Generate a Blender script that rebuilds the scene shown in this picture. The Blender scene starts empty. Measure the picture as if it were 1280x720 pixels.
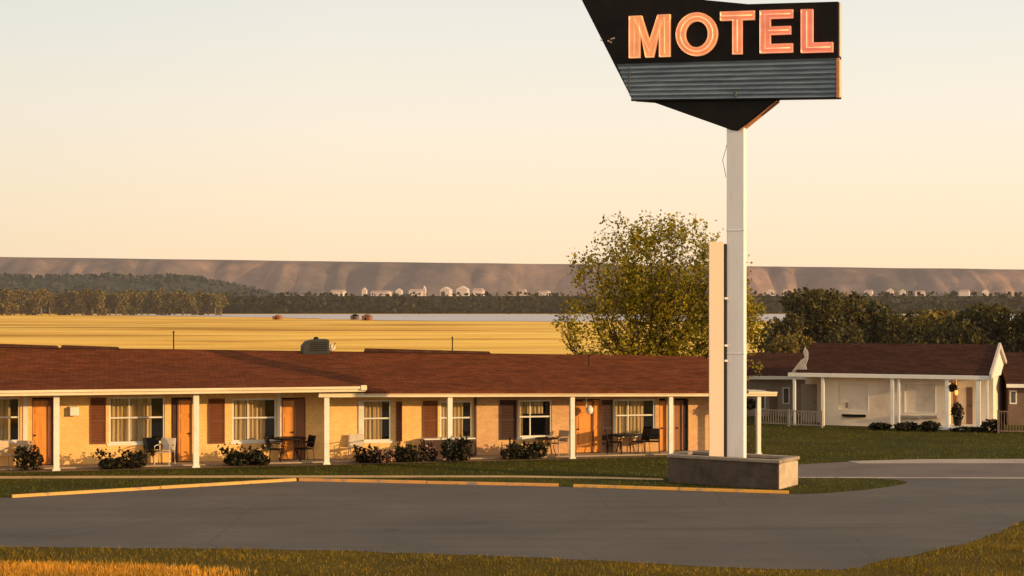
import bpy, bmesh, math, random
import numpy as np
from mathutils import Vector, Matrix, noise
R = math.radians
random.seed(7)
rng = np.random.default_rng(11)
scene = bpy.context.scene
col = scene.collection

# ------------------------------------------------------------------ survey
# surveyed eye height, focal length (in pixels of a 1280 wide frame) and horizon row
H, F, CX, HY = 5.29, 2000.0, 640.0, 385.0
def at(px, py, Y):
    return Vector(((px-CX)*Y/F, Y, H-(py-HY)*Y/F))
def gnd(px, py, z=0.0):
    Y = (H-z)*F/(py-HY)
    return ((px-CX)*Y/F, Y)
class Frame:
    """A wall-like frame on the ground: x runs along it, y away from the street."""
    def __init__(s, ox, oy, ang):
        s.o = (ox, oy); s.a = ang
        s.e = (math.cos(ang), math.sin(ang)); s.m = (-math.sin(ang), math.cos(ang))
    def u(s, px, w=0.0):
        k = (px-CX)/F
        bx, by = s.o[0]+w*s.m[0], s.o[1]+w*s.m[1]
        return (k*by-bx)/(s.e[0]-k*s.e[1])
    def z(s, px, py, w=0.0):
        u = s.u(px, w)
        Y = s.o[1]+u*s.e[1]+w*s.m[1]
        return H-(py-HY)*Y/F
    def world(s, u, w, z=0.0):
        return Vector((s.o[0]+u*s.e[0]+w*s.m[0], s.o[1]+u*s.e[1]+w*s.m[1], z))
def gz(x, y):
    t = min(1, max(0, (y-95)/260.0)); t = t*t*(3-2*t)
    return -1.2*t

# ------------------------------------------------------------------ materials
def nodes(name):
    m = bpy.data.materials.new(name); m.use_nodes = True
    nt = m.node_tree
    return m, nt, nt.nodes['Principled BSDF']
def N(nt, t, **kw):
    n = nt.nodes.new(t)
    for k, v in kw.items():
        if k in n.inputs: n.inputs[k].default_value = v
        else: setattr(n, k, v)
    return n
def coords(nt, scale=(1,1,1), rot=(0,0,0), kind='Object'):
    tc = N(nt, 'ShaderNodeTexCoord'); mp = N(nt, 'ShaderNodeMapping')
    mp.inputs['Scale'].default_value = scale; mp.inputs['Rotation'].default_value = rot
    nt.links.new(tc.outputs[kind], mp.inputs['Vector'])
    return mp.outputs['Vector']
def ramp(nt, fac, stops, interp='LINEAR'):
    r = N(nt, 'ShaderNodeValToRGB'); r.color_ramp.interpolation = interp
    el = r.color_ramp.elements
    while len(el) < len(stops): el.new(0.5)
    for e, (p, c) in zip(el, stops):
        e.position = p; e.color = (*c, 1) if len(c) == 3 else c
    nt.links.new(fac, r.inputs['Fac'])
    return r.outputs['Color']
def mixc(nt, fac, a, b, mode='MIX'):
    n = N(nt, 'ShaderNodeMix', data_type='RGBA', blend_type=mode)
    for sock, v in ((n.inputs[0], fac), (n.inputs[6], a), (n.inputs[7], b)):
        if isinstance(v, (int, float)): sock.default_value = v
        elif isinstance(v, tuple): sock.default_value = (*v, 1)
        else: nt.links.new(v, sock)
    return n.outputs[2]
def noise_n(nt, vec, scale, detail=4, rough=.55, out='Fac', dist=0.0):
    n = N(nt, 'ShaderNodeTexNoise'); n.inputs['Scale'].default_value = scale
    n.inputs['Detail'].default_value = detail; n.inputs['Roughness'].default_value = rough
    n.inputs['Distortion'].default_value = dist
    nt.links.new(vec, n.inputs['Vector'])
    return n.outputs[out]
def bump(nt, bsdf, h, strength=.3, dist=.02):
    b = N(nt, 'ShaderNodeBump'); b.inputs['Strength'].default_value = strength; b.inputs['Distance'].default_value = dist
    nt.links.new(h, b.inputs['Height']); nt.links.new(b.outputs['Normal'], bsdf.inputs['Normal'])
def sc(c, k): return tuple(min(1, v*k) for v in c)

def paint(name, c, rough=.5, var=.18, scale=2.5, bmp=.08, metal=0.0, dirt=None, stretch=(1,1,1), spec=.35):
    m, nt, b = nodes(name)
    v = coords(nt, stretch)
    f = noise_n(nt, v, scale, 6, .62)
    colr = ramp(nt, f, [(.28, sc(c, 1-var)), (.5, c), (.75, sc(c, 1+var*.6))])
    if dirt:
        f2 = noise_n(nt, v, scale*.45, 5, .7)
        mask = ramp(nt, f2, [(.5, (0,0,0)), (.68, (1,1,1))])
        colr = mixc(nt, mask, colr, mixc(nt, .5, colr, dirt))
    nt.links.new(colr, b.inputs['Base Color'])
    b.inputs['Roughness'].default_value = rough; b.inputs['Metallic'].default_value = metal
    b.inputs['Specular IOR Level'].default_value = spec
    if bmp: bump(nt, b, noise_n(nt, v, scale*12, 3), bmp, .01)
    return m
def brick(name, c1, c2, mortar, w=.22, h=.075, stain=(.3,.2,.12)):
    m, nt, b = nodes(name)
    v = coords(nt, (1,1,1), (R(-90),0,0))         # x along the wall, z up -> texture y
    t = N(nt, 'ShaderNodeTexBrick'); nt.links.new(v, t.inputs['Vector'])
    t.inputs['Color1'].default_value = (*c1,1); t.inputs['Color2'].default_value = (*c2,1); t.inputs['Mortar'].default_value = (*mortar,1)
    t.inputs['Scale'].default_value = 1; t.inputs['Brick Width'].default_value = w; t.inputs['Row Height'].default_value = h
    t.inputs['Mortar Size'].default_value = .008; t.inputs['Bias'].default_value = -.1
    f = noise_n(nt, v, .9, 6, .65)
    mask = ramp(nt, f, [(.42, (0,0,0)), (.72, (1,1,1))])
    c = mixc(nt, mask, t.outputs['Color'], mixc(nt, .55, t.outputs['Color'], stain))
    f3 = noise_n(nt, v, 7, 4, .6)
    c = mixc(nt, 1.0, c, ramp(nt, f3, [(.3,(.82,.82,.82)), (.7,(1,1,1))]), 'MULTIPLY')
    nt.links.new(c, b.inputs['Base Color']); b.inputs['Roughness'].default_value = .8
    bump(nt, b, t.outputs['Fac'], -.5, .012)
    return m
def shingles(name, c):
    m, nt, b = nodes(name)
    v = coords(nt)
    t = N(nt, 'ShaderNodeTexBrick'); nt.links.new(v, t.inputs['Vector'])
    t.inputs['Color1'].default_value = (*sc(c,.8),1); t.inputs['Color2'].default_value = (*sc(c,1.25),1); t.inputs['Mortar'].default_value = (*sc(c,.5),1)
    t.inputs['Scale'].default_value = 1; t.inputs['Brick Width'].default_value = .33; t.inputs['Row Height'].default_value = .145; t.inputs['Mortar Size'].default_value = .008
    v2 = coords(nt, (.35,1.6,1))
    f = noise_n(nt, v2, 1.3, 7, .68)
    cc = mixc(nt, 1.0, t.outputs['Color'], ramp(nt, f, [(.3,(.76,.75,.75)), (.5,(1,1,1)), (.72,(1.2,1.15,1.12))]), 'MULTIPLY')
    f2 = noise_n(nt, v, 40, 2)
    cc = mixc(nt, 1.0, cc, ramp(nt, f2, [(.35,(.75,.75,.75)), (.65,(1.2,1.2,1.2))]), 'MULTIPLY')
    nt.links.new(cc, b.inputs['Base Color']); b.inputs['Roughness'].default_value = .9
    b.inputs['Specular IOR Level'].default_value = .04
    bump(nt, b, f2, .4, .02)
    return m
def foliage(name, dark, light, trans=.25, haze=None, rough=.6):
    m, nt, b = nodes(name)
    g = N(nt, 'ShaderNodeNewGeometry')
    v = coords(nt)
    f = noise_n(nt, v, .6, 3)
    c1 = ramp(nt, g.outputs['Random Per Island'], [(0, dark), (.75, light), (1, sc(light, 1.35))])
    c2 = mixc(nt, 1.0, c1, ramp(nt, f, [(.35,(.6,.62,.55)), (.65,(1.15,1.1,1.0))]), 'MULTIPLY')
    nt.links.new(c2, b.inputs['Base Color']); b.inputs['Roughness'].default_value = rough
    b.inputs['Specular IOR Level'].default_value = .25
    tr = N(nt, 'ShaderNodeBsdfTranslucent'); nt.links.new(mixc(nt, 1.0, c2, (1.5,1.25,.55), 'MULTIPLY'), tr.inputs['Color'])
    mx = N(nt, 'ShaderNodeMixShader'); mx.inputs[0].default_value = trans
    nt.links.new(b.outputs[0], mx.inputs[1]); nt.links.new(tr.outputs[0], mx.inputs[2])
    last = mx.outputs[0]
    if haze:
        em = N(nt, 'ShaderNodeEmission'); em.inputs['Color'].default_value = (*haze[0],1)
        m2 = N(nt, 'ShaderNodeMixShader'); m2.inputs[0].default_value = haze[1]
        nt.links.new(last, m2.inputs[1]); nt.links.new(em.outputs[0], m2.inputs[2]); last = m2.outputs[0]
    nt.links.new(last, nt.nodes['Material Output'].inputs['Surface'])
    return m
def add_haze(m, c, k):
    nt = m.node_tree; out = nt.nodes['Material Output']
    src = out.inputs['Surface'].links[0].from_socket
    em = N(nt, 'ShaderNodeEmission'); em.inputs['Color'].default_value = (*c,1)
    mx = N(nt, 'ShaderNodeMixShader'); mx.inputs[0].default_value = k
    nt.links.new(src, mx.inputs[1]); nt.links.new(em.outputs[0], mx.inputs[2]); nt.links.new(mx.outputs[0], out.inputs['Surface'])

HAZE = (.62,.42,.30)

M = {}
M['white'] = paint('white paint', (.74,.66,.54), .45, .1, 3, .05, dirt=(.45,.36,.26))
M['fascia'] = paint('cream painted fascia', (.74,.59,.38), .5, .12, 1.2, .05, dirt=(.4,.3,.2), stretch=(.6,3,3))
M['frame'] = paint('white window frame', (.72,.66,.55), .5, .1, 5, .04)
M['wall'] = brick('cream painted brick', (.98,.60,.205), (.90,.52,.17), (.74,.43,.145), stain=(.86,.38,.10))
M['wall_pink'] = brick('pinkish worn brick', (.68,.36,.165), (.57,.28,.12), (.58,.36,.18), stain=(.76,.50,.18))
M['roof'] = shingles('red brown shingles', (.132,.038,.0135))
M['roof_dark'] = shingles('dark brown shingles', (.058,.025,.016))
M['shutter'] = paint('brown shutter', (.17,.055,.022), .55, .2, 3, .05)
M['shutter_dark'] = paint('dark brown shutter', (.058,.026,.019), .55, .2, 3, .05)
M['door'] = paint('orange brown wooden door', (.70,.27,.045), .5, .22, 1.2, .05, stretch=(6,6,1))
M['door_brown'] = paint('brown wood panel', (.26,.10,.04), .5, .25, 1.2, .05, stretch=(6,6,1))
M['dark'] = paint('dark interior', (.02,.018,.016), .8, .3, 2, 0)
M['soffit'] = paint('soffit', (.13,.075,.04), .7, .2, 2, .05)
M['concrete'] = paint('warm concrete', (.34,.25,.17), .85, .22, 1.6, .2, dirt=(.16,.10,.06))
M['lamp'] = paint('white glass lamp', (.8,.78,.7), .25, .04, 3, 0)
M['metal_dark'] = paint('dark metal', (.014,.011,.010), .55, .3, 6, .05, spec=.12)
M['metal_tan'] = paint('tan painted metal', (.50,.33,.19), .5, .2, 5, .05)
M['metal_pale'] = paint('pale painted metal', (.62,.50,.36), .5, .2, 5, .05)
M['grey'] = paint('dull grey metal', (.075,.078,.075), .55, .3, 4, .08)
M['cooler'] = paint('dark weathered cooler paint', (.026,.027,.024), .7, .3, 4, .08)
M['black'] = paint('black sign paint', (.010,.0075,.006), .5, .5, 1.0, .05, dirt=(.026,.018,.013), spec=.12)
M['pole'] = paint('weathered white pole paint', (.80,.75,.73), .5, .07, 1.2, .05, dirt=(.55,.46,.38), stretch=(2,2,.25))
M['board'] = paint('cream pylon paint', (.62,.45,.34), .5, .08, 1.0, .05, dirt=(.5,.36,.25), stretch=(2,2,.3))
M['rust'] = paint('orange rust edge paint', (.55,.22,.08), .55, .4, 5, .1)
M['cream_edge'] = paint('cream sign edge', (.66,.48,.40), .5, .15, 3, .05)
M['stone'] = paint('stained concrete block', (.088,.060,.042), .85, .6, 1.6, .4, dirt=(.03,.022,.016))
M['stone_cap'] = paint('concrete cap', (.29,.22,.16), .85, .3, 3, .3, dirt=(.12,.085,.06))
M['stone_end'] = paint('planter end painted sunlit', (.46,.35,.25), .85, .25, 3, .3, dirt=(.25,.17,.11))  # paler than the block wall: sunlight on this end is put into the colour
M['house_white'] = paint('white siding', (.80,.67,.53), .6, .07, 2.0, .04, dirt=(.5,.38,.28))
M['house_trim'] = paint('white trim', (.72,.68,.62), .5, .08, 3, .03)
M['barge'] = paint('weathered grey white trim', (.46,.40,.35), .6, .2, 5, .05)
M['annex'] = paint('grey siding', (.30,.25,.205), .7, .2, 1.6, .05)
M['annex_brown'] = paint('dim brown siding', (.16,.10,.075), .7, .25, 1.6, .05)
M['bark'] = paint('bark', (.075,.05,.03), .9, .35, 6, .5, stretch=(1,1,.3))
M['terracotta'] = paint('red clay', (.42,.12,.06), .7, .2, 5, .1)
M['flower'] = foliage('pink blossom', (.45,.20,.15), (.66,.36,.28), .2)
M['leaf'] = foliage('tree leaves', (.085,.086,.010), (.36,.30,.028), .48)
M['leaf_bg'] = foliage('background tree leaves', (.022,.022,.005), (.105,.085,.015), .26, haze=(HAZE,.012))
M['leaf_bg2'] = foliage('background tree leaves olive', (.050,.042,.008), (.215,.155,.022), .32, haze=(HAZE,.015))
M['shrub'] = foliage('shrub leaves', (.008,.008,.004), (.032,.026,.010), .12)
M['grass_blade'] = foliage('grass blades', (.040,.050,.007), (.125,.122,.015), .35)
M['grass_dry'] = foliage('dry grass blades', (.085,.062,.008), (.27,.18,.018), .35)
M['sun_patch'] = foliage('grass with painted sunlight', (.34,.17,.022), (.70,.37,.05), .3)  # orange blade colour stands in for a patch of sunlight on the grass
M['river_tree'] = foliage('riverbank leaves', (.040,.033,.007), (.20,.15,.028), .25, haze=(HAZE,.09))
M['river_wood'] = foliage('far wood leaves', (.010,.010,.004), (.032,.027,.011), .1, haze=((.45,.34,.22),.10))
M['bark_far'] = paint('far bark', (.16,.11,.06), .9, .3, .3, 0)
add_haze(M['bark_far'], HAZE, .1)

def curtain_mat():
    m, nt, b = nodes('gathered curtain')
    v = coords(nt, (1,1,.03))
    f = noise_n(nt, v, 9, 4, .7)
    nt.links.new(ramp(nt, f, [(.32,(.22,.13,.06)), (.5,(.58,.40,.19)), (.68,(.72,.58,.36))]), b.inputs['Base Color'])
    b.inputs['Roughness'].default_value = .9
    return m
M['curtain'] = curtain_mat()
def glass_mat():
    m, nt, b = nodes('window glass')
    tr = N(nt, 'ShaderNodeBsdfTransparent'); tr.inputs['Color'].default_value = (.93,.93,.91,1)
    gl = N(nt, 'ShaderNodeBsdfGlossy'); gl.inputs['Roughness'].default_value = .03; gl.inputs['Color'].default_value = (.9,.9,.9,1)
    
    mx = N(nt, 'ShaderNodeMixShader'); mx.inputs[0].default_value = .07
    nt.links.new(tr.outputs[0], mx.inputs[1]); nt.links.new(gl.outputs[0], mx.inputs[2])
    nt.links.new(mx.outputs[0], nt.nodes['Material Output'].inputs['Surface'])
    return m
M['glass'] = glass_mat()
def letter_mat(name, c, e):
    m, nt, b = nodes(name)
    v = coords(nt)
    f = noise_n(nt, v, 2.2, 4)
    cc = ramp(nt, f, [(.3, sc(c,.85)), (.7, sc(c,1.15))])
    nt.links.new(cc, b.inputs['Base Color']); nt.links.new(cc, b.inputs['Emission Color'])
    b.inputs['Emission Strength'].default_value = e; b.inputs['Roughness'].default_value = .35
    return m
def corrugated_mat():
    m, nt, b = nodes('blue grey corrugated metal')
    v = coords(nt, (.25,1,3))
    f = noise_n(nt, v, 3, 6, .7)
    nt.links.new(ramp(nt, f, [(.3,(.11,.14,.175)), (.55,(.20,.245,.29)), (.8,(.32,.36,.39))]), b.inputs['Base Color'])
    b.inputs['Roughness'].default_value = .5; b.inputs['Metallic'].default_value = .1
    return m
M['corrugated'] = corrugated_mat()

# ground materials
def ground_mat():
    m, nt, b = nodes('ground: lawn and golden field')
    tc = N(nt, 'ShaderNodeTexCoord'); P = tc.outputs['Object']
    sep = N(nt, 'ShaderNodeSeparateXYZ'); nt.links.new(P, sep.inputs[0])
    # lawn
    f1 = noise_n(nt, P, .35, 5, .6); f2 = noise_n(nt, P, 9, 5, .7); f3 = noise_n(nt, P, 60, 3, .7)
    lawn = ramp(nt, f1, [(.3,(.038,.042,.006)), (.5,(.058,.056,.008)), (.7,(.090,.074,.011))])
    dry = ramp(nt, f1, [(.3,(.085,.060,.006)), (.5,(.12,.084,.008)), (.7,(.17,.115,.012))])
    nearf = N(nt, 'ShaderNodeMapRange'); nearf.inputs[1].default_value = 43; nearf.inputs[2].default_value = 38; nt.links.new(sep.outputs['Y'], nearf.inputs[0])
    lawn = mixc(nt, nearf.outputs[0], lawn, dry)
    lawn = mixc(nt, .75, lawn, ramp(nt, f2, [(.3,(.45,.48,.4)), (.7,(1.45,1.35,1.2))]), 'MULTIPLY')
    lawn = mixc(nt, .6, lawn, ramp(nt, f3, [(.3,(.4,.42,.4)), (.7,(1.6,1.5,1.3))]), 'MULTIPLY')
    # golden field: swathes lying across the view
    mp = N(nt, 'ShaderNodeMapping'); mp.inputs['Scale'].default_value = (.011,.030,1); mp.inputs['Rotation'].default_value = (0,0,R(-9)); nt.links.new(P, mp.inputs['Vector'])
    g1 = noise_n(nt, mp.outputs[0], 1.0, 6, .62, dist=.4)
    mp2 = N(nt, 'ShaderNodeMapping'); mp2.inputs['Scale'].default_value = (.004,.012,1); nt.links.new(P, mp2.inputs['Vector'])
    g2 = noise_n(nt, mp2.outputs[0], 1.0, 4, .6)
    g3 = noise_n(nt, P, .9, 4, .7)
    field = ramp(nt, g1, [(.30,(.40,.20,.034)), (.44,(.84,.44,.075)), (.57,(1.0,.60,.125)), (.70,(1.0,.72,.22))])
    field = mixc(nt, .85, field, ramp(nt, g2, [(.33,(.60,.52,.42)), (.5,(1,1,1)), (.68,(1.1,1.1,1.08))]), 'MULTIPLY')
    field = mixc(nt, .35, field, ramp(nt, g3, [(.3,(.6,.6,.55)), (.7,(1.2,1.2,1.2))]), 'MULTIPLY')
    # where the mown lawn ends and the field begins
    lim = N(nt, 'ShaderNodeMapRange'); lim.inputs[1].default_value = 6; lim.inputs[2].default_value = 14; lim.inputs[3].default_value = 66; lim.inputs[4].default_value = 150
    nt.links.new(sep.outputs['X'], lim.inputs[0])
    d = N(nt, 'ShaderNodeMath', operation='SUBTRACT'); nt.links.new(sep.outputs['Y'], d.inputs[0]); nt.links.new(lim.outputs[0], d.inputs[1])
    wob = N(nt, 'ShaderNodeMath', operation='MULTIPLY_ADD'); nt.links.new(f1, wob.inputs[0]); wob.inputs[1].default_value = 10; nt.links.new(d.outputs[0], wob.inputs[2])
    mk = N(nt, 'ShaderNodeMapRange'); mk.inputs[1].default_value = 3; mk.inputs[2].default_value = 7; nt.links.new(wob.outputs[0], mk.inputs[0])
    c = mixc(nt, mk.outputs[0], lawn, field)
    nt.links.new(c, b.inputs['Base Color']); b.inputs['Roughness'].default_value = .95; b.inputs['Specular IOR Level'].default_value = .1
    bump(nt, b, f3, .9, .05)
    return m
M['ground'] = ground_mat()
def asphalt_mat():
    m, nt, b = nodes('worn grey asphalt')
    tc = N(nt, 'ShaderNodeTexCoord'); P = tc.outputs['Object']
    f1 = noise_n(nt, P, .22, 6, .62); f2 = noise_n(nt, P, 28, 4, .75); f3 = noise_n(nt, P, 130, 2)
    mp = N(nt, 'ShaderNodeMapping'); mp.inputs['Scale'].default_value = (.10,1.1,1); mp.inputs['Rotation'].default_value = (0,0,R(-5)); nt.links.new(P, mp.inputs['Vector'])
    f4 = noise_n(nt, mp.outputs[0], 1.2, 6, .7)
    c = ramp(nt, f1, [(.3,(.078,.062,.050)), (.5,(.096,.077,.062)), (.72,(.118,.094,.076))])
    c = mixc(nt, .8, c, ramp(nt, f2, [(.3,(.78,.77,.76)), (.7,(1.2,1.2,1.18))]), 'MULTIPLY')
    c = mixc(nt, .7, c, ramp(nt, f3, [(.3,(.72,.72,.72)), (.7,(1.28,1.27,1.25))]), 'MULTIPLY')
    c = mixc(nt, .8, c, ramp(nt, f4, [(.30,(.74,.73,.72)), (.5,(1,1,1)), (.72,(1.12,1.10,1.07))]), 'MULTIPLY')
    vo = N(nt, 'ShaderNodeTexVoronoi', feature='DISTANCE_TO_EDGE'); vo.inputs['Scale'].default_value = .16
    wp = mixc(nt, .09, P, noise_n(nt, P, .9, 5, .7, out='Color'), 'LINEAR_LIGHT')
    nt.links.new(wp, vo.inputs['Vector'])
    mp3 = N(nt, 'ShaderNodeMapping'); mp3.inputs['Scale'].default_value = (.035,.55,1); mp3.inputs['Rotation'].default_value = (0,0,R(-3)); nt.links.new(P, mp3.inputs['Vector'])
    f5 = noise_n(nt, mp3.outputs[0], 1.6, 3, .5)
    c = mixc(nt, ramp(nt, f5, [(.56,(0,0,0)), (.66,(.30,.30,.30))]), c, (.045,.036,.030))
    f6 = noise_n(nt, P, .8, 3, .5)
    c = mixc(nt, ramp(nt, f6, [(.66,(0,0,0)), (.72,(.35,.35,.35))]), c, (.03,.025,.021))
    c = mixc(nt, ramp(nt, vo.outputs['Distance'], [(.002,(.28,.28,.28)), (.006,(0,0,0))]), c, (.035,.03,.026))
    nt.links.new(c, b.inputs['Base Color']); b.inputs['Roughness'].default_value = .82; b.inputs['Specular IOR Level'].default_value = .3
    bump(nt, b, f3, .35, .008)
    return m
M['asphalt'] = asphalt_mat()
def concrete_sheet(name, c):
    m, nt, b = nodes(name)
    tc = N(nt, 'ShaderNodeTexCoord'); P = tc.outputs['Object']
    f1 = noise_n(nt, P, .5, 6, .65); f2 = noise_n(nt, P, 22, 4, .7)
    cc = ramp(nt, f1, [(.3, sc(c,.72)), (.5, c), (.72, sc(c,1.15))])
    cc = mixc(nt, .7, cc, ramp(nt, f2, [(.3,(.75,.75,.75)), (.7,(1.2,1.2,1.2))]), 'MULTIPLY')
    nt.links.new(cc, b.inputs['Base Color']); b.inputs['Roughness'].default_value = .9
    bump(nt, b, f2, .3, .01)
    return m
M['apron'] = concrete_sheet('pinkish concrete drive', (.125,.088,.068))
M['apron_light'] = concrete_sheet('pale concrete strip', (.36,.27,.21))
M['path'] = concrete_sheet('pale footpath', (.52,.31,.12))
M['soil'] = concrete_sheet('bare soil', (.15,.085,.042))
def kerb_mat(name, c):
    m, nt, b = nodes(name)
    v = coords(nt)
    f = noise_n(nt, v, 2.2, 7, .72)
    cc = mixc(nt, ramp(nt, f, [(.52,(0,0,0)), (.66,(1,1,1))]), ramp(nt, noise_n(nt, v, .7, 3), [(.3, sc(c,.8)), (.7, c)]), (.22,.16,.11))
    nt.links.new(cc, b.inputs['Base Color']); b.inputs['Roughness'].default_value = .7
    bump(nt, b, noise_n(nt, v, 30, 3), .3, .01)
    return m
M['kerb_pale'] = kerb_mat('faded yellow kerb paint', (.66,.33,.065))
M['kerb_red'] = kerb_mat('orange red kerb paint', (.62,.27,.055))
M['kerb_yellow'] = kerb_mat('yellow kerb paint', (.66,.31,.035))
def water_mat():
    m, nt, b = nodes('pale lake water')
    tc = N(nt, 'ShaderNodeTexCoord'); mp = N(nt, 'ShaderNodeMapping'); mp.inputs['Scale'].default_value = (.004,.02,1)
    nt.links.new(tc.outputs['Object'], mp.inputs['Vector'])
    f = noise_n(nt, mp.outputs[0], 1.0, 5)
    nt.links.new(ramp(nt, f, [(.3,(.42,.35,.33)), (.7,(.56,.48,.46))]), b.inputs['Base Color'])
    b.inputs['Roughness'].default_value = .5; b.inputs['Specular IOR Level'].default_value = .3
    return m
M['water'] = water_mat()
def bluff_mat():
    m, nt, b = nodes('eroded bluff slopes')
    tc = N(nt, 'ShaderNodeTexCoord'); P = tc.outputs['Object']
    f1 = noise_n(nt, P, .0045, 7, .6); f2 = noise_n(nt, P, .02, 6, .7)
    mp = N(nt, 'ShaderNodeMapping'); mp.inputs['Scale'].default_value = (.012,.012,.045); nt.links.new(P, mp.inputs['Vector'])
    f3 = noise_n(nt, mp.outputs[0], 1, 5, .65)
    c = ramp(nt, f1, [(.36,(.075,.064,.048)), (.47,(.135,.10,.076)), (.57,(.25,.16,.112)), (.67,(.35,.215,.15))])
    c = mixc(nt, .8, c, ramp(nt, f2, [(.3,(.55,.55,.55)), (.7,(1.4,1.35,1.3))]), 'MULTIPLY')
    c = mixc(nt, .55, c, ramp(nt, f3, [(.35,(.7,.72,.7)), (.68,(1.3,1.2,1.12))]), 'MULTIPLY')
    nt.links.new(c, b.inputs['Base Color']); b.inputs['Roughness'].default_value = .95; b.inputs['Specular IOR Level'].default_value = 0
    return m
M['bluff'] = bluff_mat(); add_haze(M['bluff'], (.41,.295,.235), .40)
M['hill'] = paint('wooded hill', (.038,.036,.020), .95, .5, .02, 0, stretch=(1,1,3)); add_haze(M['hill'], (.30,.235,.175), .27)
M['far_wall'] = paint('pale far walls', (.72,.60,.48), .8, .1, .05, 0); add_haze(M['far_wall'], (.50,.34,.26), .5)  # pale wall colour mixed with haze
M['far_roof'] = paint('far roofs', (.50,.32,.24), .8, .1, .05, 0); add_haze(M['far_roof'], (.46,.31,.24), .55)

# ------------------------------------------------------------------ mesh helpers
class MB:
    def __init__(s): s.v = []; s.f = []; s.mi = []
    def add(s, vs, fs, mi=0):
        o = len(s.v); s.v += [tuple(v) for v in vs]
        for f in fs: s.f.append(tuple(i+o for i in f)); s.mi.append(mi)
        return s
    def box(s, x0, x1, y0, y1, z0, z1, mi=0):
        return s.add([(x0,y0,z0),(x1,y0,z0),(x1,y1,z0),(x0,y1,z0),(x0,y0,z1),(x1,y0,z1),(x1,y1,z1),(x0,y1,z1)],
                     [(0,3,2,1),(4,5,6,7),(0,1,5,4),(1,2,6,5),(2,3,7,6),(3,0,4,7)], mi)
    def hexa(s, p, mi=0):      # 8 points: bottom ring then top ring
        return s.add(p, [(0,3,2,1),(4,5,6,7),(0,1,5,4),(1,2,6,5),(2,3,7,6),(3,0,4,7)], mi)
    def prism_y(s, poly, y0, y1, mi=0):   # polygon in x,z extruded along y
        n = len(poly)
        vs = [(x,y0,z) for x,z in poly]+[(x,y1,z) for x,z in poly]
        fs = [tuple(range(n)), tuple(range(2*n-1,n-1,-1))]+[(i,i+n,(i+1)%n+n,(i+1)%n) for i in range(n)]
        return s.add(vs, fs, mi)
    def prism_z(s, poly, z0, z1, mi=0):
        n = len(poly)
        vs = [(x,y,z0) for x,y in poly]+[(x,y,z1) for x,y in poly]
        fs = [tuple(range(n-1,-1,-1)), tuple(range(n,2*n))]+[(i,(i+1)%n,(i+1)%n+n,i+n) for i in range(n)]
        return s.add(vs, fs, mi)
    def tube(s, pts, rad, n=8, mi=0, cap=True):
        pts = [Vector(p) for p in pts]
        if not isinstance(rad, (list,tuple)): rad = [rad]*len(pts)
        rings = []
        for i, p in enumerate(pts):
            d = (pts[min(i+1,len(pts)-1)]-pts[max(i-1,0)])
            if d.length < 1e-9: d = Vector((0,0,1))
            d.normalize()
            a = Vector((0,0,1)).cross(d)
            if a.length < 1e-3: a = Vector((1,0,0)).cross(d)
            a.normalize(); b = d.cross(a)
            rings.append([p+(a*math.cos(2*math.pi*k/n)+b*math.sin(2*math.pi*k/n))*rad[i] for k in range(n)])
        vs = [v for r in rings for v in r]
        fs = []
        for i in range(len(pts)-1):
            for k in range(n):
                fs.append((i*n+k, i*n+(k+1)%n, (i+1)*n+(k+1)%n, (i+1)*n+k))
        if cap:
            fs.append(tuple(range(n-1,-1,-1))); fs.append(tuple((len(pts)-1)*n+k for k in range(n)))
        return s.add(vs, fs, mi)
    def lathe(s, prof, c=(0,0,0), n=16, mi=0):
        vs = [(c[0]+r*math.cos(2*math.pi*k/n), c[1]+r*math.sin(2*math.pi*k/n), c[2]+z) for r,z in prof for k in range(n)]
        fs = [(i*n+k, i*n+(k+1)%n, (i+1)*n+(k+1)%n, (i+1)*n+k) for i in range(len(prof)-1) for k in range(n)]
        fs += [tuple(range(n-1,-1,-1)), tuple((len(prof)-1)*n+k for k in range(n))]
        return s.add(vs, fs, mi)
    def build(s, name, mats, parent=None, bevel=0, smooth=False, seg=1):
        me = bpy.data.meshes.new(name)
        me.from_pydata(s.v, [], s.f)
        if not isinstance(mats, (list,tuple)): mats = [mats]
        for m in mats: me.materials.append(m)
        if len(mats) > 1:
            for p, mi in zip(me.polygons, s.mi): p.material_index = mi
        if smooth:
            for p in me.polygons: p.use_smooth = True
        me.update()
        o = bpy.data.objects.new(name, me); col.objects.link(o)
        if parent: o.parent = parent
        if bevel:
            b = o.modifiers.new('bevel', 'BEVEL'); b.width = bevel; b.segments = seg; b.limit_method = 'ANGLE'
        return o
def npmesh(name, verts, faces, mat, parent=None, smooth=False):
    me = bpy.data.meshes.new(name)
    nv, nf = len(verts), len(faces); k = faces.shape[1]
    me.vertices.add(nv); me.vertices.foreach_set('co', np.ascontiguousarray(verts, dtype=np.float32).ravel())
    me.loops.add(nf*k); me.loops.foreach_set('vertex_index', np.ascontiguousarray(faces, dtype=np.int32).ravel())
    me.polygons.add(nf); me.polygons.foreach_set('loop_start', np.arange(0, nf*k, k, dtype=np.int32))
    me.materials.append(mat); me.update(calc_edges=True); me.validate()
    if smooth:
        for p in me.polygons: p.use_smooth = True
    o = bpy.data.objects.new(name, me); col.objects.link(o)
    if parent: o.parent = parent
    return o
def tag(o, label=None, cat=None, group=None, kind=None):
    if label: o['label'] = label
    if cat: o['category'] = cat
    if group: o['group'] = group
    if kind: o['kind'] = kind
    return o
def empty(name, label, cat, loc=(0,0,0), rz=0, group=None):
    o = bpy.data.objects.new(name, None); col.objects.link(o)
    o.empty_display_size = .2
    o.location = loc; o.rotation_euler = (0,0,rz)
    return tag(o, label, cat, group)
def copy_tree(o, parent=None):
    c = o.copy(); col.objects.link(c); c.parent = parent
    for ch in list(o.children): copy_tree(ch, c)
    return c
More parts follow.
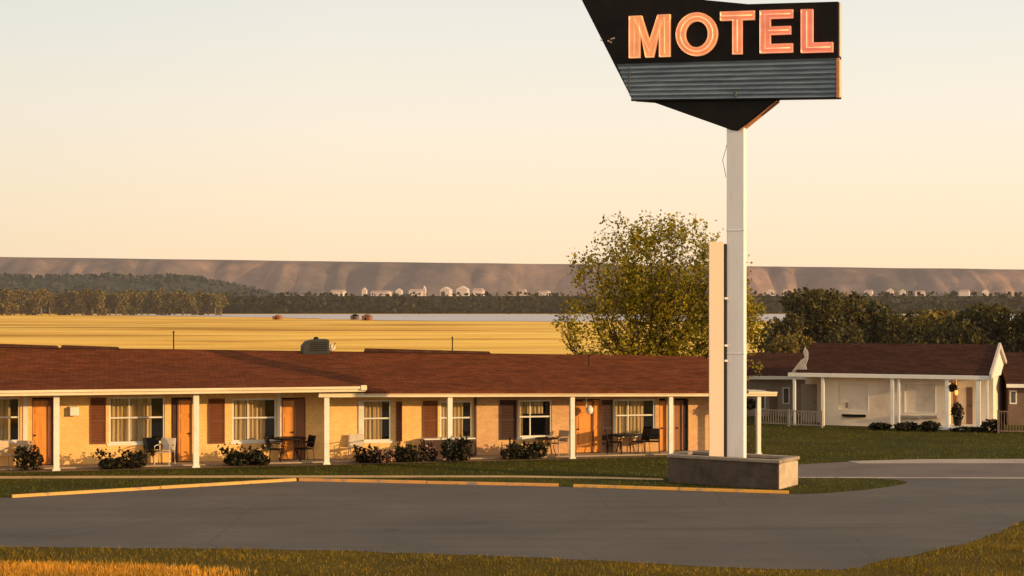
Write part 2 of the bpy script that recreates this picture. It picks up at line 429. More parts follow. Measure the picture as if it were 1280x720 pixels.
def leaf_quads(cent, size, aspect=1.7, flat=0.0):
    """one little pointed leaf at every centre, turned at random"""
    n = len(cent)
    a = rng.normal(size=(n,3)); a /= np.linalg.norm(a,axis=1,keepdims=True)
    b = rng.normal(size=(n,3)); b[:,2] *= (1-flat); b -= (b*a).sum(1,keepdims=True)*a; b /= np.linalg.norm(b,axis=1,keepdims=True)
    s = (size*rng.uniform(.6,1.35,size=n))[:,None]
    up = a*s*aspect*.5; sd = b*s*.5
    v = np.stack([cent-up, cent+sd-up*.1, cent+up, cent-sd-up*.1], axis=1).reshape(-1,3)
    f = np.arange(n*4).reshape(-1,4)
    return v, f
def blob_points(n, c, r, shell=.55):
    p = rng.normal(size=(n,3)); p /= np.linalg.norm(p,axis=1,keepdims=True)
    rad = shell+(1-shell)*rng.uniform(0,1,size=n)**.6
    return np.array(c)+p*rad[:,None]*np.array(r)
def cat_leaves(parts):
    vs, fs, o = [], [], 0
    for v, f in parts: vs.append(v); fs.append(f+o); o += len(v)
    return np.concatenate(vs), np.concatenate(fs)

# ------------------------------------------------------------------ world, sun, camera
SUN_EL, SUN_AZ = R(9.0), math.atan2(math.cos(R(29)), -math.sin(R(29)))   # azimuth clockwise from +Y
sd = Vector((math.sin(SUN_AZ)*math.cos(SUN_EL), math.cos(SUN_AZ)*math.cos(SUN_EL), math.sin(SUN_EL)))
w = bpy.data.worlds.new('World'); scene.world = w; w.use_nodes = True
nt = w.node_tree; bg = nt.nodes['Background']
sky = N(nt, 'ShaderNodeTexSky', sky_type='NISHITA'); sky.sun_disc = False
sky.sun_elevation = SUN_EL; sky.sun_rotation = SUN_AZ; sky.altitude = 400; sky.dust_density = 4; sky.ozone_density = 1; sky.air_density = 1
tc = N(nt, 'ShaderNodeTexCoord'); sp = N(nt, 'ShaderNodeSeparateXYZ'); nt.links.new(tc.outputs['Generated'], sp.inputs[0])
K = 10.0
def k10(c): return tuple(v*K for v in c)
haze_c = ramp(nt, sp.outputs['Z'], [(0,(1.04,.755,.465)), (.03,(1.05,.79,.52)), (.07,(1.03,.835,.60)), (.115,(.985,.86,.69)), (.17,(.88,.84,.735)), (.24,(.78,.78,.72)), (.5,(.56,.55,.52)), (1,(.40,.42,.44))])
warm = N(nt, 'ShaderNodeMapRange'); warm.inputs[1].default_value = -.35; warm.inputs[2].default_value = .35; nt.links.new(sp.outputs['X'], warm.inputs[0])
tint = ramp(nt, warm.outputs[0], [(0,(.955,.985,1.0)), (.35,(1.05,1.055,1.06)), (1,(1.07,1.085,1.10))])
haze_c = mixc(nt, 1.0, haze_c, tint, 'MULTIPLY')
# the sky is brighter on the sunward side, behind the viewer
dt = N(nt, 'ShaderNodeVectorMath', operation='DOT_PRODUCT'); nt.links.new(tc.outputs['Generated'], dt.inputs[0]); dt.inputs[1].default_value = sd
gm = N(nt, 'ShaderNodeMapRange', interpolation_type='SMOOTHSTEP'); gm.inputs[1].default_value = -.45; gm.inputs[2].default_value = 1.0; nt.links.new(dt.outputs['Value'], gm.inputs[0])
fk = N(nt, 'ShaderNodeMapRange', interpolation_type='SMOOTHSTEP'); fk.inputs[1].default_value = .45; fk.inputs[2].default_value = -.35; fk.inputs[3].default_value = 0; fk.inputs[4].default_value = 1; nt.links.new(sp.outputs['Y'], fk.inputs[0])
gl_ = N(nt, 'ShaderNodeMath', operation='MULTIPLY'); nt.links.new(gm.outputs[0], gl_.inputs[0]); nt.links.new(fk.outputs[0], gl_.inputs[1])
haze_c = mixc(nt, gl_.outputs[0], haze_c, (.55,.40,.24), 'ADD')
haze_c = mixc(nt, fk.outputs[0], haze_c, mixc(nt, 1.0, haze_c, (.05,.05,.05), 'ADD'))
hz10 = N(nt, 'ShaderNodeVectorMath', operation='SCALE'); hz10.inputs['Scale'].default_value = K; nt.links.new(haze_c, hz10.inputs[0])
mixed = N(nt, 'ShaderNodeMix', data_type='RGBA'); mixed.inputs[0].default_value = .93
nt.links.new(sky.outputs[0], mixed.inputs[6]); nt.links.new(hz10.outputs[0], mixed.inputs[7])
nt.links.new(mixed.outputs[2], bg.inputs['Color']); bg.inputs['Strength'].default_value = .1
sl = bpy.data.lights.new('Sun', 'SUN'); sl.energy = 5.0; sl.angle = R(.6); sl.color = (1.0,.66,.30)
so = bpy.data.objects.new('Sun', sl); col.objects.link(so); so.rotation_mode = 'QUATERNION'; so.rotation_quaternion = sd.to_track_quat('Z','Y'); so.location = (60,-20,40)
cd = bpy.data.cameras.new('Camera'); cam = bpy.data.objects.new('Camera', cd); col.objects.link(cam)
cam.location = (0,0,H); cam.rotation_euler = (R(90),0,0); cd.sensor_width = 36; cd.lens = 36*F/1280; cd.shift_y = (HY-360)/1280
cd.clip_start = .5; cd.clip_end = 40000; scene.camera = cam
scene.view_settings.view_transform = 'Standard'; scene.view_settings.look = 'None'; scene.view_settings.exposure = 0

# ------------------------------------------------------------------ setting
xs = np.unique(np.concatenate([np.linspace(-60,60,41), np.geomspace(60,9000,26), -np.geomspace(60,9000,26)]))
ys = np.unique(np.concatenate([np.array([-400,-150,-60]), np.linspace(-20,120,48), np.linspace(120,420,31), np.geomspace(420,14000,26)]))
X, Y = np.meshgrid(xs, ys); Z = np.vectorize(gz)(X, Y)
V = np.stack([X,Y,Z],-1).reshape(-1,3); nx, ny = len(xs), len(ys)
ii = np.arange(nx*ny).reshape(ny,nx)
Fc = np.stack([ii[:-1,:-1], ii[:-1,1:], ii[1:,1:], ii[1:,:-1]],-1).reshape(-1,4)
tag(npmesh('ground', V, Fc, M['ground'], smooth=True), kind='structure')
def sheet(name, pts, z, mat):
    bm = bmesh.new(); vs = [bm.verts.new((x,y,z)) for x,y in pts]
    f = bm.faces.new(vs); bm.normal_update()
    if f.normal.z < 0: f.normal_flip()
    bmesh.ops.triangulate(bm, faces=bm.faces[:])
    me = bpy.data.meshes.new(name); bm.to_mesh(me); bm.free(); me.materials.append(mat)
    o = bpy.data.objects.new(name, me); col.objects.link(o)
    return tag(o, kind='structure')
def rough_edge(pts, amp=.05, step=.35):
    out = []
    for (x0,y0),(x1,y1) in zip(pts[:-1], pts[1:]):
        L = math.hypot(x1-x0,y1-y0); n = max(1,int(L/step))
        for i in range(n):
            t = i/n; x = x0+(x1-x0)*t; y = y0+(y1-y0)*t
            q = noise.noise(Vector((x*.9,y*.9,3.1)))*amp*1.6+noise.noise(Vector((x*4,y*4,7.7)))*amp
            nx_, ny_ = -(y1-y0)/L, (x1-x0)/L
            out.append((x+nx_*q, y+ny_*q))
    out.append(pts[-1]); return out
K0, K1, K2, K3 = gnd(15,622.5), gnd(371,601.5), gnd(698,608.5), gnd(986,617.5)
lower = [(-70,35.0), gnd(-60,684), gnd(0,684), gnd(120,684.6), gnd(250,686), gnd(450,689.5), gnd(640,696), gnd(800,704), gnd(910,710), gnd(990,712.5), gnd(1045,712.5), gnd(1075,709), gnd(1110,699.5), gnd(1170,689), gnd(1225,673.5), gnd(1280,652), (16.4,44.2), (22,47.6), (32,49.2)]
island = [gnd(1000,618.3), gnd(1040,616.3), gnd(1080,612.8), gnd(1112,608.5), gnd(1132,604.8), gnd(1134,602.4), gnd(1118,599.9), gnd(1085,598), gnd(1040,597.2), gnd(990,596.8)]
lot = [(-70,44.0), gnd(-60,623.5), K0, K1, K2, K3]+rough_edge(island, .03)+[gnd(925,596.3)]
lot_right = [(32,49.6), (32,52.0)]
far_edge = [gnd(990,596.8), gnd(1150,597.5), gnd(1280,598), (32,49.6)]
poly = lot[:-1]+far_edge[1:]+list(reversed(rough_edge(lower, .09)))
sheet('parking_lot', poly, .006, M['asphalt'])
sheet('drive', [gnd(925,596.8), gnd(1060,597.2), gnd(1280,597.8), (40,49.7), (40,55.2), gnd(1280,576.5), gnd(1130,576.5), gnd(1060,577.5), gnd(1005,580.5), gnd(925,585)], .010, M['apron'])
sheet('gutter_strip', [gnd(925,598), gnd(1060,598.2), gnd(1280,598.9), (40,49.45), (40,49.75), gnd(1280,597.2), gnd(1060,596.6), gnd(925,596.2)], .014, M['apron_light'])
sheet('verge_strip', [gnd(1075,580), gnd(1280,579.8), (40,54.3), (40,56.1), gnd(1280,574.2), gnd(1150,574.5), gnd(1060,577)], .018, M['apron_light'])
sheet('footpath', [(-70,50.0), gnd(0,598.6), gnd(300,597.4), gnd(640,597.0), gnd(760,598.7), gnd(830,600.5), gnd(828,598.4), gnd(760,596.4), gnd(640,594.6), gnd(300,594.6), gnd(0,595.4), (-70,50.55)], .008, M['path'])
def kerb(a, b, mat, wdt=.12, h=.085, curve=False):
    mb = MB(); d = Vector((b[0]-a[0], b[1]-a[1])); L = d.length; d.normalize(); nrm = Vector((-d.y,d.x))
    n = max(2, int(L/3.0)); gap = .012
    for i in range(n):
        t0, t1 = L*i/n+gap, L*(i+1)/n-gap
        hh = h+random.uniform(-.006,.006); off = random.uniform(-.008,.008)
        prof = [(off,0),(off+.012,hh-.018),(off+.028,hh),(off+wdt,hh+.004),(off+wdt,0)]
        vs = []
        for t in (t0,t1):
            for q,z in prof: vs.append((a[0]+d.x*t+nrm.x*q, a[1]+d.y*t+nrm.y*q, z))
        m = len(prof)
        mb.add(vs, [tuple(range(m-1,-1,-1)), tuple(range(m,2*m))]+[(j,(j+1)%m,(j+1)%m+m,j+m) for j in range(m)])
    return tag(mb.build('kerb', mat), kind='structure')
kerb(K0, K1, M['kerb_pale']); kerb(gnd(373,601.6), gnd(698,608.3), M['kerb_red']); kerb(gnd(716,609), K3, M['kerb_yellow'])

# lake and the land beyond it
lake = [(-445,1600),(-428,1530),(-286,1300),(-160,1083),(-82,867),(-31,790),(23,766),(300,800),(900,880),(2500,1100),(3600,1500),(3600,1640),(1500,1610),(400,1640),(-200,1640)]
sheet('lake', rough_edge(lake, 9, 25), -1.08, M['water'])
def height_sheet(name, x0, x1, nx, y0, y1, ny, fn, mat):
    xs = np.linspace(x0,x1,nx); ys = np.linspace(y0,y1,ny)
    V = np.array([(x,y,fn(x,y)) for y in ys for x in xs]); ii = np.arange(nx*ny).reshape(ny,nx)
    Fc = np.stack([ii[:-1,:-1], ii[:-1,1:], ii[1:,1:], ii[1:,:-1]],-1).reshape(-1,4)
    return tag(npmesh(name, V, Fc, mat, smooth=True), kind='structure')
def sstep(t): t = min(1,max(0,t)); return t*t*(3-2*t)
def bluff_h(x, y):
    px = 640+x*F/3350.0
    top = H+(385-(322.3+max(-400,min(1700,px))*.0112))*y/F+.9*noise.noise(Vector((x*.006,0,1.5)))
    g = abs(noise.noise(Vector((x*.0021,0.2,4.4))))*.75+.75*abs(noise.noise(Vector((x*.0047+.6*noise.noise(Vector((x*.002,1,1))),1.2,7.4))))+.55*abs(noise.noise(Vector((x*.012,.7,9.1))))+.2*abs(noise.noise(Vector((x*.03,.2,3.1))))+.12*noise.noise(Vector((x*.035,y*.01,2.2)))
    front = 3000+300*min(1,g)       # spurs reach out, gullies cut back
    t = (y-front)/ (330-150*min(1,g))
    s = sstep(t)**.85
    return -3+(top+3)*s+ (6*noise.noise(Vector((x*.02,y*.02,.3)))*s*(1-s)*4)
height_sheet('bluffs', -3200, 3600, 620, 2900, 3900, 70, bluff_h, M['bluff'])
def hill_h(x, y):
    px = 640+x*F/2300.0
    top = H+(385-345.5-1.2*noise.noise(Vector((px*.012,0,2.2))))*2300/F
    fall = 1-sstep((px-210)/260.0)
    t = sstep((y-2120)/170)
    return -4+(top+4)*t*(fall*.97)*(1-.0*y)+2.5*noise.noise(Vector((x*.02,y*.02,5)))*fall
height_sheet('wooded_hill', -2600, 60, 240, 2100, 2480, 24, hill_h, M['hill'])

pts = []
for k in range(9000):
    x = rng.uniform(-2300,0); y = rng.uniform(2110,2330); z = hill_h(x,y)
    if z > 3: pts.append((x,y,z+rng.uniform(0,4)))
v,f = leaf_quads(np.array(pts),7.0,1.0)
tag(npmesh('hillside_wood', v, f, M['hill']), 'hazy dark wood covering the low hill at left below the bluffs', 'woodland', kind='stuff')
# ------------------------------------------------------------------ motel
A = (-14.8,52.0); B = (8.9,57.8)
FM = Frame(A[0], A[1], math.atan2(B[1]-A[1], B[0]-A[0]))
motel = empty('motel_building', 'long low motel wing with reddish brown roof, white porch posts and orange doors', 'building', (A[0],A[1],0), FM.a)
WW = 1.5                                   # the wall stands this far behind the posts
U = FM.u
uL, uStep, uEnd, uTip = U(0)-7.0, U(457,-.45), U(935,-.15), U(971,-.15)
LF0, LF1 = FM.z(200,492.8,-.45), FM.z(200,485.6,-.45)          # left fascia bottom, top
def rz(px, py): return U(px,-.15), FM.z(px,py,-.15)
(ua, za), (ub, zb) = rz(457,496.6), rz(970,495.2)
def RF0(u): return za+(zb-za)*(u-ua)/(ub-ua)
def RF1(u): return RF0(u)+.185-.02*(u-ua)/(ub-ua)
RW = 4.35
uR0, uR1 = U(0,RW), U(885,RW)
zR0, zR1 = FM.z(0,433.5,RW), FM.z(885,445.3,RW)
def RZ(u): return zR0+(zR1-zR0)*(u-uR0)/(uR1-uR0)
BACK = 2*RW+.3
# roof
mb = MB()
def roof_slab(u0, u1, w0, z0a, z0b, th=.07):
    p = lambda u,w_,z: (u,w_,z)
    mb.hexa([p(u0,w0,z0a-th),p(u1,w0,z0b-th),p(u1,RW,RZ(u1)-th),p(u0,RW,RZ(u0)-th),p(u0,w0,z0a),p(u1,w0,z0b),p(u1,RW,RZ(u1)),p(u0,RW,RZ(u0))])
    zb_ = LF1
    mb.hexa([p(u0,RW,RZ(u0)-th),p(u1,RW,RZ(u1)-th),p(u1,BACK,z0b-th),p(u0,BACK,z0a-th),p(u0,RW,RZ(u0)),p(u1,RW,RZ(u1)),p(u1,BACK,z0b),p(u0,BACK,z0a)])
roof_slab(uL, uStep, -.52, LF1+.01, LF1+.01)
roof_slab(uStep+.004, uEnd, -.22, RF1(uStep)+.01, RF1(uEnd)+.01)
roof = mb.build('roof', M['roof'], motel)
for p0, p1, y0, y1 in ((-20,75,430.4,433.5),(75.5,151,432.8,435.0),(455,614,435.3,438.6)):
    m2 = MB(); a, b_ = U(p0,RW), U(p1,RW); h0 = (y1-y0)/36.0+.03
    m2.hexa([(a,RW-.16,RZ(a)-.05),(b_,RW-.16,RZ(b_)-.05),(b_,RW+.16,RZ(b_)-.05),(a,RW+.16,RZ(a)-.05),(a+.05,RW-.10,RZ(a)+h0),(b_-.1,RW-.10,RZ(b_)+h0*.6),(b_-.1,RW+.10,RZ(b_)+h0*.6),(a+.05,RW+.10,RZ(a)+h0)])
    m2.build('ridge_vent', M['roof_dark'], roof)
for px, py0, py1, w_ in ((217,414,436,RW+.25),(565.5,421,438,RW+.25),(736,443,458,2.9)):
    m2 = MB(); u_ = U(px,w_); zt = FM.z(px,py0,w_); zb_ = FM.z(px,py1,w_)-.25
    m2.tube([(u_,w_,zb_),(u_,w_,zt-.06)], .022, 8); m2.tube([(u_,w_,zt-.06),(u_,w_,zt)], .034, 8)
    m2.build('vent_pipe', M['metal_dark'], roof)
# fascias and soffit
mb = MB(); mb.box(uL, uStep, -.47, -.43, LF0, LF1); mb.box(uL, uStep, -.53, -.475, LF1-.09, LF1-.005)
mb.box(uStep-.17, uStep+.03, -.56, -.40, LF1-.13, LF1+.03)
mb.build('fascia', M['fascia'], motel, .008)
mb = MB(); u0 = U(398,-.15)
def strip(w0, w1, a, b_, za0, za1, zb0, zb1):
    mb.hexa([(a,w0,za0),(b_,w0,zb0),(b_,w1,zb0),(a,w1,za0),(a,w0,za1),(b_,w0,zb1),(b_,w1,zb1),(a,w1,za1)])
strip(-.17,-.13,u0,uTip,RF0(u0),RF1(u0)-.04,RF0(uTip),RF1(uTip)-.02)
strip(-.215,-.172,uStep+.05,uTip,RF1(uStep)-.085,RF1(uStep)-.004,RF1(uTip)-.085,RF1(uTip)-.004)
mb.build('fascia', M['fascia'], motel, .008)
mb = MB()
strip(-.13,WW+.02,uStep+.02,uEnd,RF0(uStep)+.03,RF0(uStep)+.06,RF0(uEnd)+.03,RF0(uEnd)+.06)
mb.box(uL, uStep, -.43, WW+.02, LF0+.04, LF0+.07)
mb.build('soffit', M['soffit'], motel)
mb = MB(); strip(-.13,1.9,uEnd+.02,uTip,RF0(uEnd)+.02,RF1(uEnd)-.03,RF0(uTip)+.02,RF1(uTip)-.03)
mb.build('porch_canopy', M['fascia'], motel)
# posts
for px, wd in ((70.5,8.6),(245,9),(408,8.4),(562,8),(715,7.6),(838,7.4),(948,7)):
    u_ = U(px,0); hw = wd*.80/2/37.0; top = (LF0+.05) if px < 300 else RF0(u_)+.04
    m2 = MB(); m2.box(u_-hw, u_+hw, -hw, hw, 0, top)
    pb = m2.build('porch_post', M['white'], motel, .012)
    m3 = MB(); m3.box(u_-hw-.03, u_+hw+.03, -hw-.03, hw+.03, 0, .06); m3.build('post_base', M['white'], pb, .01)
# wall with openings
def u1(px): return U(px,WW)
def z1(px,py): return FM.z(px,py,WW)
openings = []           # (u0,u1,z0,z1)
def opening(p0,p1,y0,y1):
    pm = (p0+p1)/2; o = (u1(p0),u1(p1),max(.06,z1(pm,y1)),z1(pm,y0)); openings.append(o); return o
windows = [(-28,25,497,552.5,'c'),(136,206,496,554,'c'),(290,345.5,498,552,'c'),(448,489,500,551.5,'p'),(550,590.5,501,548.5,'p'),(648,690,500,546.5,'d'),(767,819,499,544,'c')]
wins = [(opening(a,b_,c,d),k) for a,b_,c,d,k in windows]
doors = [(40,67,497,581,'door'),(214,240,497,580,'door'),(352,382,497,577,'door'),(719,751,499,571,'door'),(824,833,498,569,'door'),(843,860.5,498,569,'door')]
drs = [opening(a,b_,c,582) for a,b_,c,d,k in doors]
def wall_cells(mb, ua_, ub_, ztop, ops, w0, w1):
    us = sorted({ua_,ub_,*[min(max(v,ua_),ub_) for o in ops for v in o[:2]]})
    for a, b_ in zip(us[:-1], us[1:]):
        if b_-a < 1e-6: continue
        mid = (a+b_)/2; blk = sorted([(o[2],o[3]) for o in ops if o[0] < mid < o[1]]); z = 0.0
        top = ztop(mid)
        for lo, hi in blk:
            if lo > z+.07: mb.box(a, b_, w0, w1, z, lo)
            z = hi
        if z < top: mb.box(a, b_, w0, w1, z, top)
uMid = u1(594); uWR = uEnd-.3
topz = lambda u: (LF0+.03) if u < uStep else RF0(u)+.02
mb = MB(); wall_cells(mb, uL+.4, uMid, topz, openings, WW, WW+.2); tag(mb.build('wall', M['wall'], motel), 'cream painted brick front wall')
mb = MB(); wall_cells(mb, uMid, uWR, topz, openings, WW, WW+.2); tag(mb.build('wall', M['wall_pink'], motel), 'worn pinkish brick front wall')
mb = MB()
mb.box(uL+.4, uWR, BACK-.5, BACK-.3, 0, 2.1)
for ue in (uL+.4, uWR):
    zt = RF1(uEnd) if ue > 0 else LF1
    mb.prism_y([(0,0)]*0 or [(ue-.1,0),(ue+.1,0),(ue+.1,2.1),(ue-.1,2.1)], WW+.2, BACK-.5)
    e0, e1 = ue-.1, ue+.1
    mb.hexa([(e0,WW,2.1),(e1,WW,2.1),(e1,BACK-.4,2.1),(e0,BACK-.4,2.1),(e0,RW-.01,RZ(ue)-.1),(e1,RW-.01,RZ(ue)-.1),(e1,RW+.01,RZ(ue)-.1),(e0,RW+.01,RZ(ue)-.1)])
tag(mb.build('wall', M['wall'], motel), 'end and back walls')
def window(o, kind, parent, wf, mat_frame):
    a, b_, z0, z1_ = o
    root = None
    m2 = MB(); t = .06
    y0, y1 = wf-.03, wf+.05
    m2.box(a, a+t, y0, y1, z0, z1_); m2.box(b_-t, b_, y0, y1, z0, z1_)
    m2.box(a+t, b_-t, y0, y1, z1_-t, z1_); m2.box(a+t, b_-t, y0, y1, z0, z0+t)
    fr = m2.build('window', mat_frame, parent, .006)
    m3 = MB(); zm = z0+(z1_-z0)*.55
    m3.box(a+t, b_-t, wf+.0, wf+.045, zm-.028, zm+.028)
    if b_-a > 1.2: m3.box(a+(b_-a)*.36-.022, a+(b_-a)*.36+.022, wf+.003, wf+.042, z0+t, zm-.028); m3.box(a+(b_-a)*.36-.022, a+(b_-a)*.36+.022, wf+.003, wf+.042, zm+.028, z1_-t)
    m3.build('sash_bar', mat_frame, fr, .004)
    m4 = MB(); m4.box(a-.06, b_+.06, wf-.09, wf-.032, z0-.07, z0+.012); m4.build('sill', mat_frame, fr, .006)
    m5 = MB(); m5.box(a+t-.01, b_-t+.01, wf+.052, wf+.058, z0+t-.01, z1_-t+.01); m5.build('pane', M['glass'], fr)
    m6 = MB(); m6.add([(a-.2,wf+.75,z0-.2),(b_+.2,wf+.75,z0-.2),(b_+.2,wf+.75,z1_+.2),(a-.2,wf+.75,z1_+.2)], [(3,2,1,0)])
    m6.build('room_backing', M['dark'], fr)
    # curtain: a pleated sheet, drawn back at one side as in the photo
    m7 = MB(); cov = {'c':.76,'p':.74,'d':.0}[kind]
    def pleat(x0, x1, zl, zh):
        n = max(8, int((x1-x0)/.03)); vs = []
        for i in range(n+1):
            x = x0+(x1-x0)*i/n; yy = wf+.13+.028*math.sin(i*1.35)+.012*math.sin(i*.53+1)
            vs += [(x,yy,zl),(x+.006*math.sin(i),yy,zh)]
        m7.add(vs, [(2*i,2*i+2,2*i+3,2*i+1) for i in range(n)])
    if cov: pleat(a+.02, a+(b_-a)*cov, z0+.02, z1_-.02)
    else:
        pleat(a+.02, a+(b_-a)*.16, z0+.02, z1_-.02); pleat(a+(b_-a)*.2, a+(b_-a)*.78, zm+.1, z1_-.02)
    m7.build('curtain', M['curtain'], fr)
for o, k in wins: window(o, k, motel, WW+.06, M['frame'])
# doors (openings hold the door leaf and, beside it, a darker side panel)
def panel_door(a, b_, z0, z1_, mat, wf, hinge=0):
    m2 = MB(); m2.box(a, b_, wf, wf+.05, z0, z1_)
    d = m2.build('door', mat, motel, .004)
    wd, ht = b_-a, z1_-z0
    m3 = MB()
    for fz0, fz1 in ((.06,.40),(.46,.72),(.78,.94)):
        if wd > .25:
            m3.box(a+wd*.14, b_-wd*.14, wf-.018, wf-.001, z0+ht*fz0, z0+ht*fz1)
    if m3.v: m3.build('door_panel', mat, d, .008)
    m4 = MB(); hx = a+.07 if hinge else b_-.07
    m4.tube([(hx,wf,z0+ht*.46),(hx,wf-.06,z0+ht*.46)], [.022,.035], 10); m4.build('handle', M['metal_dark'], d, smooth=True)
    m5 = MB(); m5.box(a-.05,a-.002,wf-.06,wf+.02,z0,z1_); m5.box(b_+.002,b_+.05,wf-.06,wf+.02,z0,z1_); m5.box(a-.05,b_+.05,wf-.06,wf+.02,z1_+.002,z1_+.05)
    m5.build('door_frame', M['door_brown'], d, .004)
    return d
def side_panel(a, b_, z0, z1_, mat, wf):
    m2 = MB(); m2.box(a, b_, wf, wf+.05, z0, z1_); m2.box(a+.03, b_-.03, wf-.015, wf-.001, z0+.1, z0+(z1_-z0)*.45); m2.box(a+.03, b_-.03, wf-.015, wf-.001, z0+(z1_-z0)*.5, z1_-.1)
    m2.build('side_panel', mat, motel, .004)
wd_ = WW+.10
def ud(px): return U(px, wd_)
for (p0,p1,s0,s1,pm,mt,sm) in ((41,60,60.8,67,53,'door','shutter'),(223.5,239.5,214.5,222.8,230,'door','shutter_dark'),(354,368,369,381.6,365,'door','door_brown'),(720,740,741.5,750,735,'door','door'),(824.6,832.6,None,None,828,'door',None),(843.6,851.5,852,860,850,'door_brown','dark')):
    zt = FM.z(pm, 499 if pm > 700 else 497.5, wd_)-.03
    panel_door(ud(p0), ud(p1), .065, zt-.06, M[mt], wd_, hinge=pm < 60 or pm > 700)
    if s0: side_panel(ud(s0), ud(s1), .065, zt, M[sm], wd_)
m2 = MB(); m2.box(uL+.5, uWR-.1, WW+.24, WW+.26, 0, 2.2)
for o,k in wins: pass
# dark backing stands behind the doors only
for o in drs:
    m2 = MB(); m2.add([(o[0]-.02,WW+.198,0),(o[1]+.02,WW+.198,0),(o[1]+.02,WW+.198,o[3]+.02),(o[0]-.02,WW+.198,o[3]+.02)], [(3,2,1,0)]); m2.build('door_backing', M['dark'], motel)

# shutters: louvred boards fixed to the wall
def shutter(p0, p1, y0, y1, mat):
    pm = (p0+p1)/2; a, b_ = u1(p0), u1(p1); z0, zt = z1(pm,y1), z1(pm,y0)
    m2 = MB(); t = .045
    m2.box(a,a+t,WW-.045,WW-.004,z0,zt); m2.box(b_-t,b_,WW-.045,WW-.004,z0,zt)
    zm = (z0+zt)/2
    for za_, zb__ in ((z0,z0+t),(zm-t/2,zm+t/2),(zt-t,zt)): m2.box(a+t,b_-t,WW-.043,WW-.004,za_,zb__)
    n = int((zt-z0)/.055)
    for i in range(n):
        zc = z0+t+(zt-z0-2*t)*(i+.5)/n
        m2.hexa([(a+t,WW-.036,zc-.026),(b_-t,WW-.036,zc-.026),(b_-t,WW-.012,zc+.012),(a+t,WW-.012,zc+.012),(a+t,WW-.030,zc-.018),(b_-t,WW-.030,zc-.018),(b_-t,WW-.006,zc+.020),(a+t,WW-.006,zc+.020)])
    m2.build('shutter', mat, motel)
for a in ((113,132.5,497,555,'shutter'),(260.5,281,498,554.5,'shutter'),(495,502.5,502,551.5,'shutter'),(528.5,547,501,550,'shutter'),(624.5,645.5,500,549.5,'shutter_dark'),(752,765.5,500,570,'shutter_dark')):
    shutter(a[0],a[1],a[2],a[3],M[a[4]])
m2 = MB(); m2.box(u1(592.6),u1(595.2),WW-.07,WW-.005,.05,RF0(u1(593))+.0); m2.build('downpipe', M['shutter_dark'], motel)
m2 = MB(); m2.box(u1(29),u1(34.5),WW-.03,WW-.003,.3,LF0); m2.build('wall_batten', M['frame'], motel)
m2 = MB(); m2.box(u1(346.5),u1(351),WW-.03,WW-.003,z1(348,556),LF0); m2.build('wall_batten', M['frame'], motel)
m2 = MB(); m2.box(u1(448),u1(455),WW-.04,WW-.003,z1(450,552),z1(450,501)); m2.build('wall_batten', M['white'], motel)
# wall lamps
def wall_lamp(px, py, box):
    u_, z_ = u1(px), z1(px,py)
    if box:
        m2 = MB(); m2.box(u_-.17,u_+.13,WW-.06,WW-.004,z_-.15,z_+.15); b0 = m2.build('wall_lamp', M['metal_pale'], motel, .01)
        m3 = MB(); m3.box(u_-.12,u_+.17,WW-.20,WW-.062,z_-.16,z_+.14); m3.build('lamp_glass', M['lamp'], b0, .03, seg=3)
    else:
        m2 = MB(); m2.tube([(u_-.12,WW-.3,z_+.42),(u_-.12,WW-.3,z_+.05),(u_,WW-.3,z_+.16)], .03, 8); m2.tube([(u_-.12,WW,z_+.3),(u_-.12,WW-.3,z_+.3)], .025, 8)
        b0 = m2.build('wall_lamp', M['white'], motel)
        m3 = MB(); m3.lathe([(.02,-.17),(.10,-.13),(.135,-.03),(.13,.05),(.07,.14),(.03,.16)], (u_,WW-.3,z_), 14); m3.build('lamp_glass', M['lamp'], b0, smooth=True)
wall_lamp(92,513.5,True); wall_lamp(734,511.5,False)
m2 = MB(); m2.box(uL+.4, uWR+.1, .55, WW-.001, 0.0, .055); m2.build('porch_floor', M['concrete'], motel, .01)
sheet('planting_bed', [tuple(FM.world(U(-40),-.35)[:2]), tuple(FM.world(U(300),-.30)[:2]), tuple(FM.world(U(640),-.22)[:2]), tuple(FM.world(U(925),-.15)[:2]), tuple(FM.world(U(925),.56)[:2]), tuple(FM.world(U(-40),.56)[:2])], .006, M['soil'])

# rooftop cooler
u_ = U(396,RW-.1); zb_ = RZ(u_)
cool = empty('rooftop_cooler', 'dark grey rounded cooler box on the motel roof ridge', 'cooler', FM.world(u_,RW-.05,zb_), FM.a)
m2 = MB(); m2.prism_y([(-.56,-.12),(.42,-.12),(.42,.40),(.36,.44),(-.12,.43),(-.40,.36),(-.54,.2)], -.38, .38); m2.build('body', M['cooler'], cool, .03, seg=2)
m2 = MB(); m2.lathe([(.09,.43),(.09,.49),(.05,.52)], (-.02,0,0), 12); m2.build('cap', M['metal_dark'], cool)
m2 = MB(); m2.tube([(.42,-.1,.05),(.6,-.1,.05),(.66,-.1,.12),(.66,-.1,.33)], .05, 8); m2.tube([(.55,.1,-.12),(.55,.1,.25)], .045, 8); m2.build('pipe', M['metal_pale'], cool, smooth=True)
m2 = MB()
for k in range(5): m2.box(-.30,.34,-.395,-.382,.02+.07*k,.05+.07*k)
m2.build('grille', M['metal_dark'], cool)

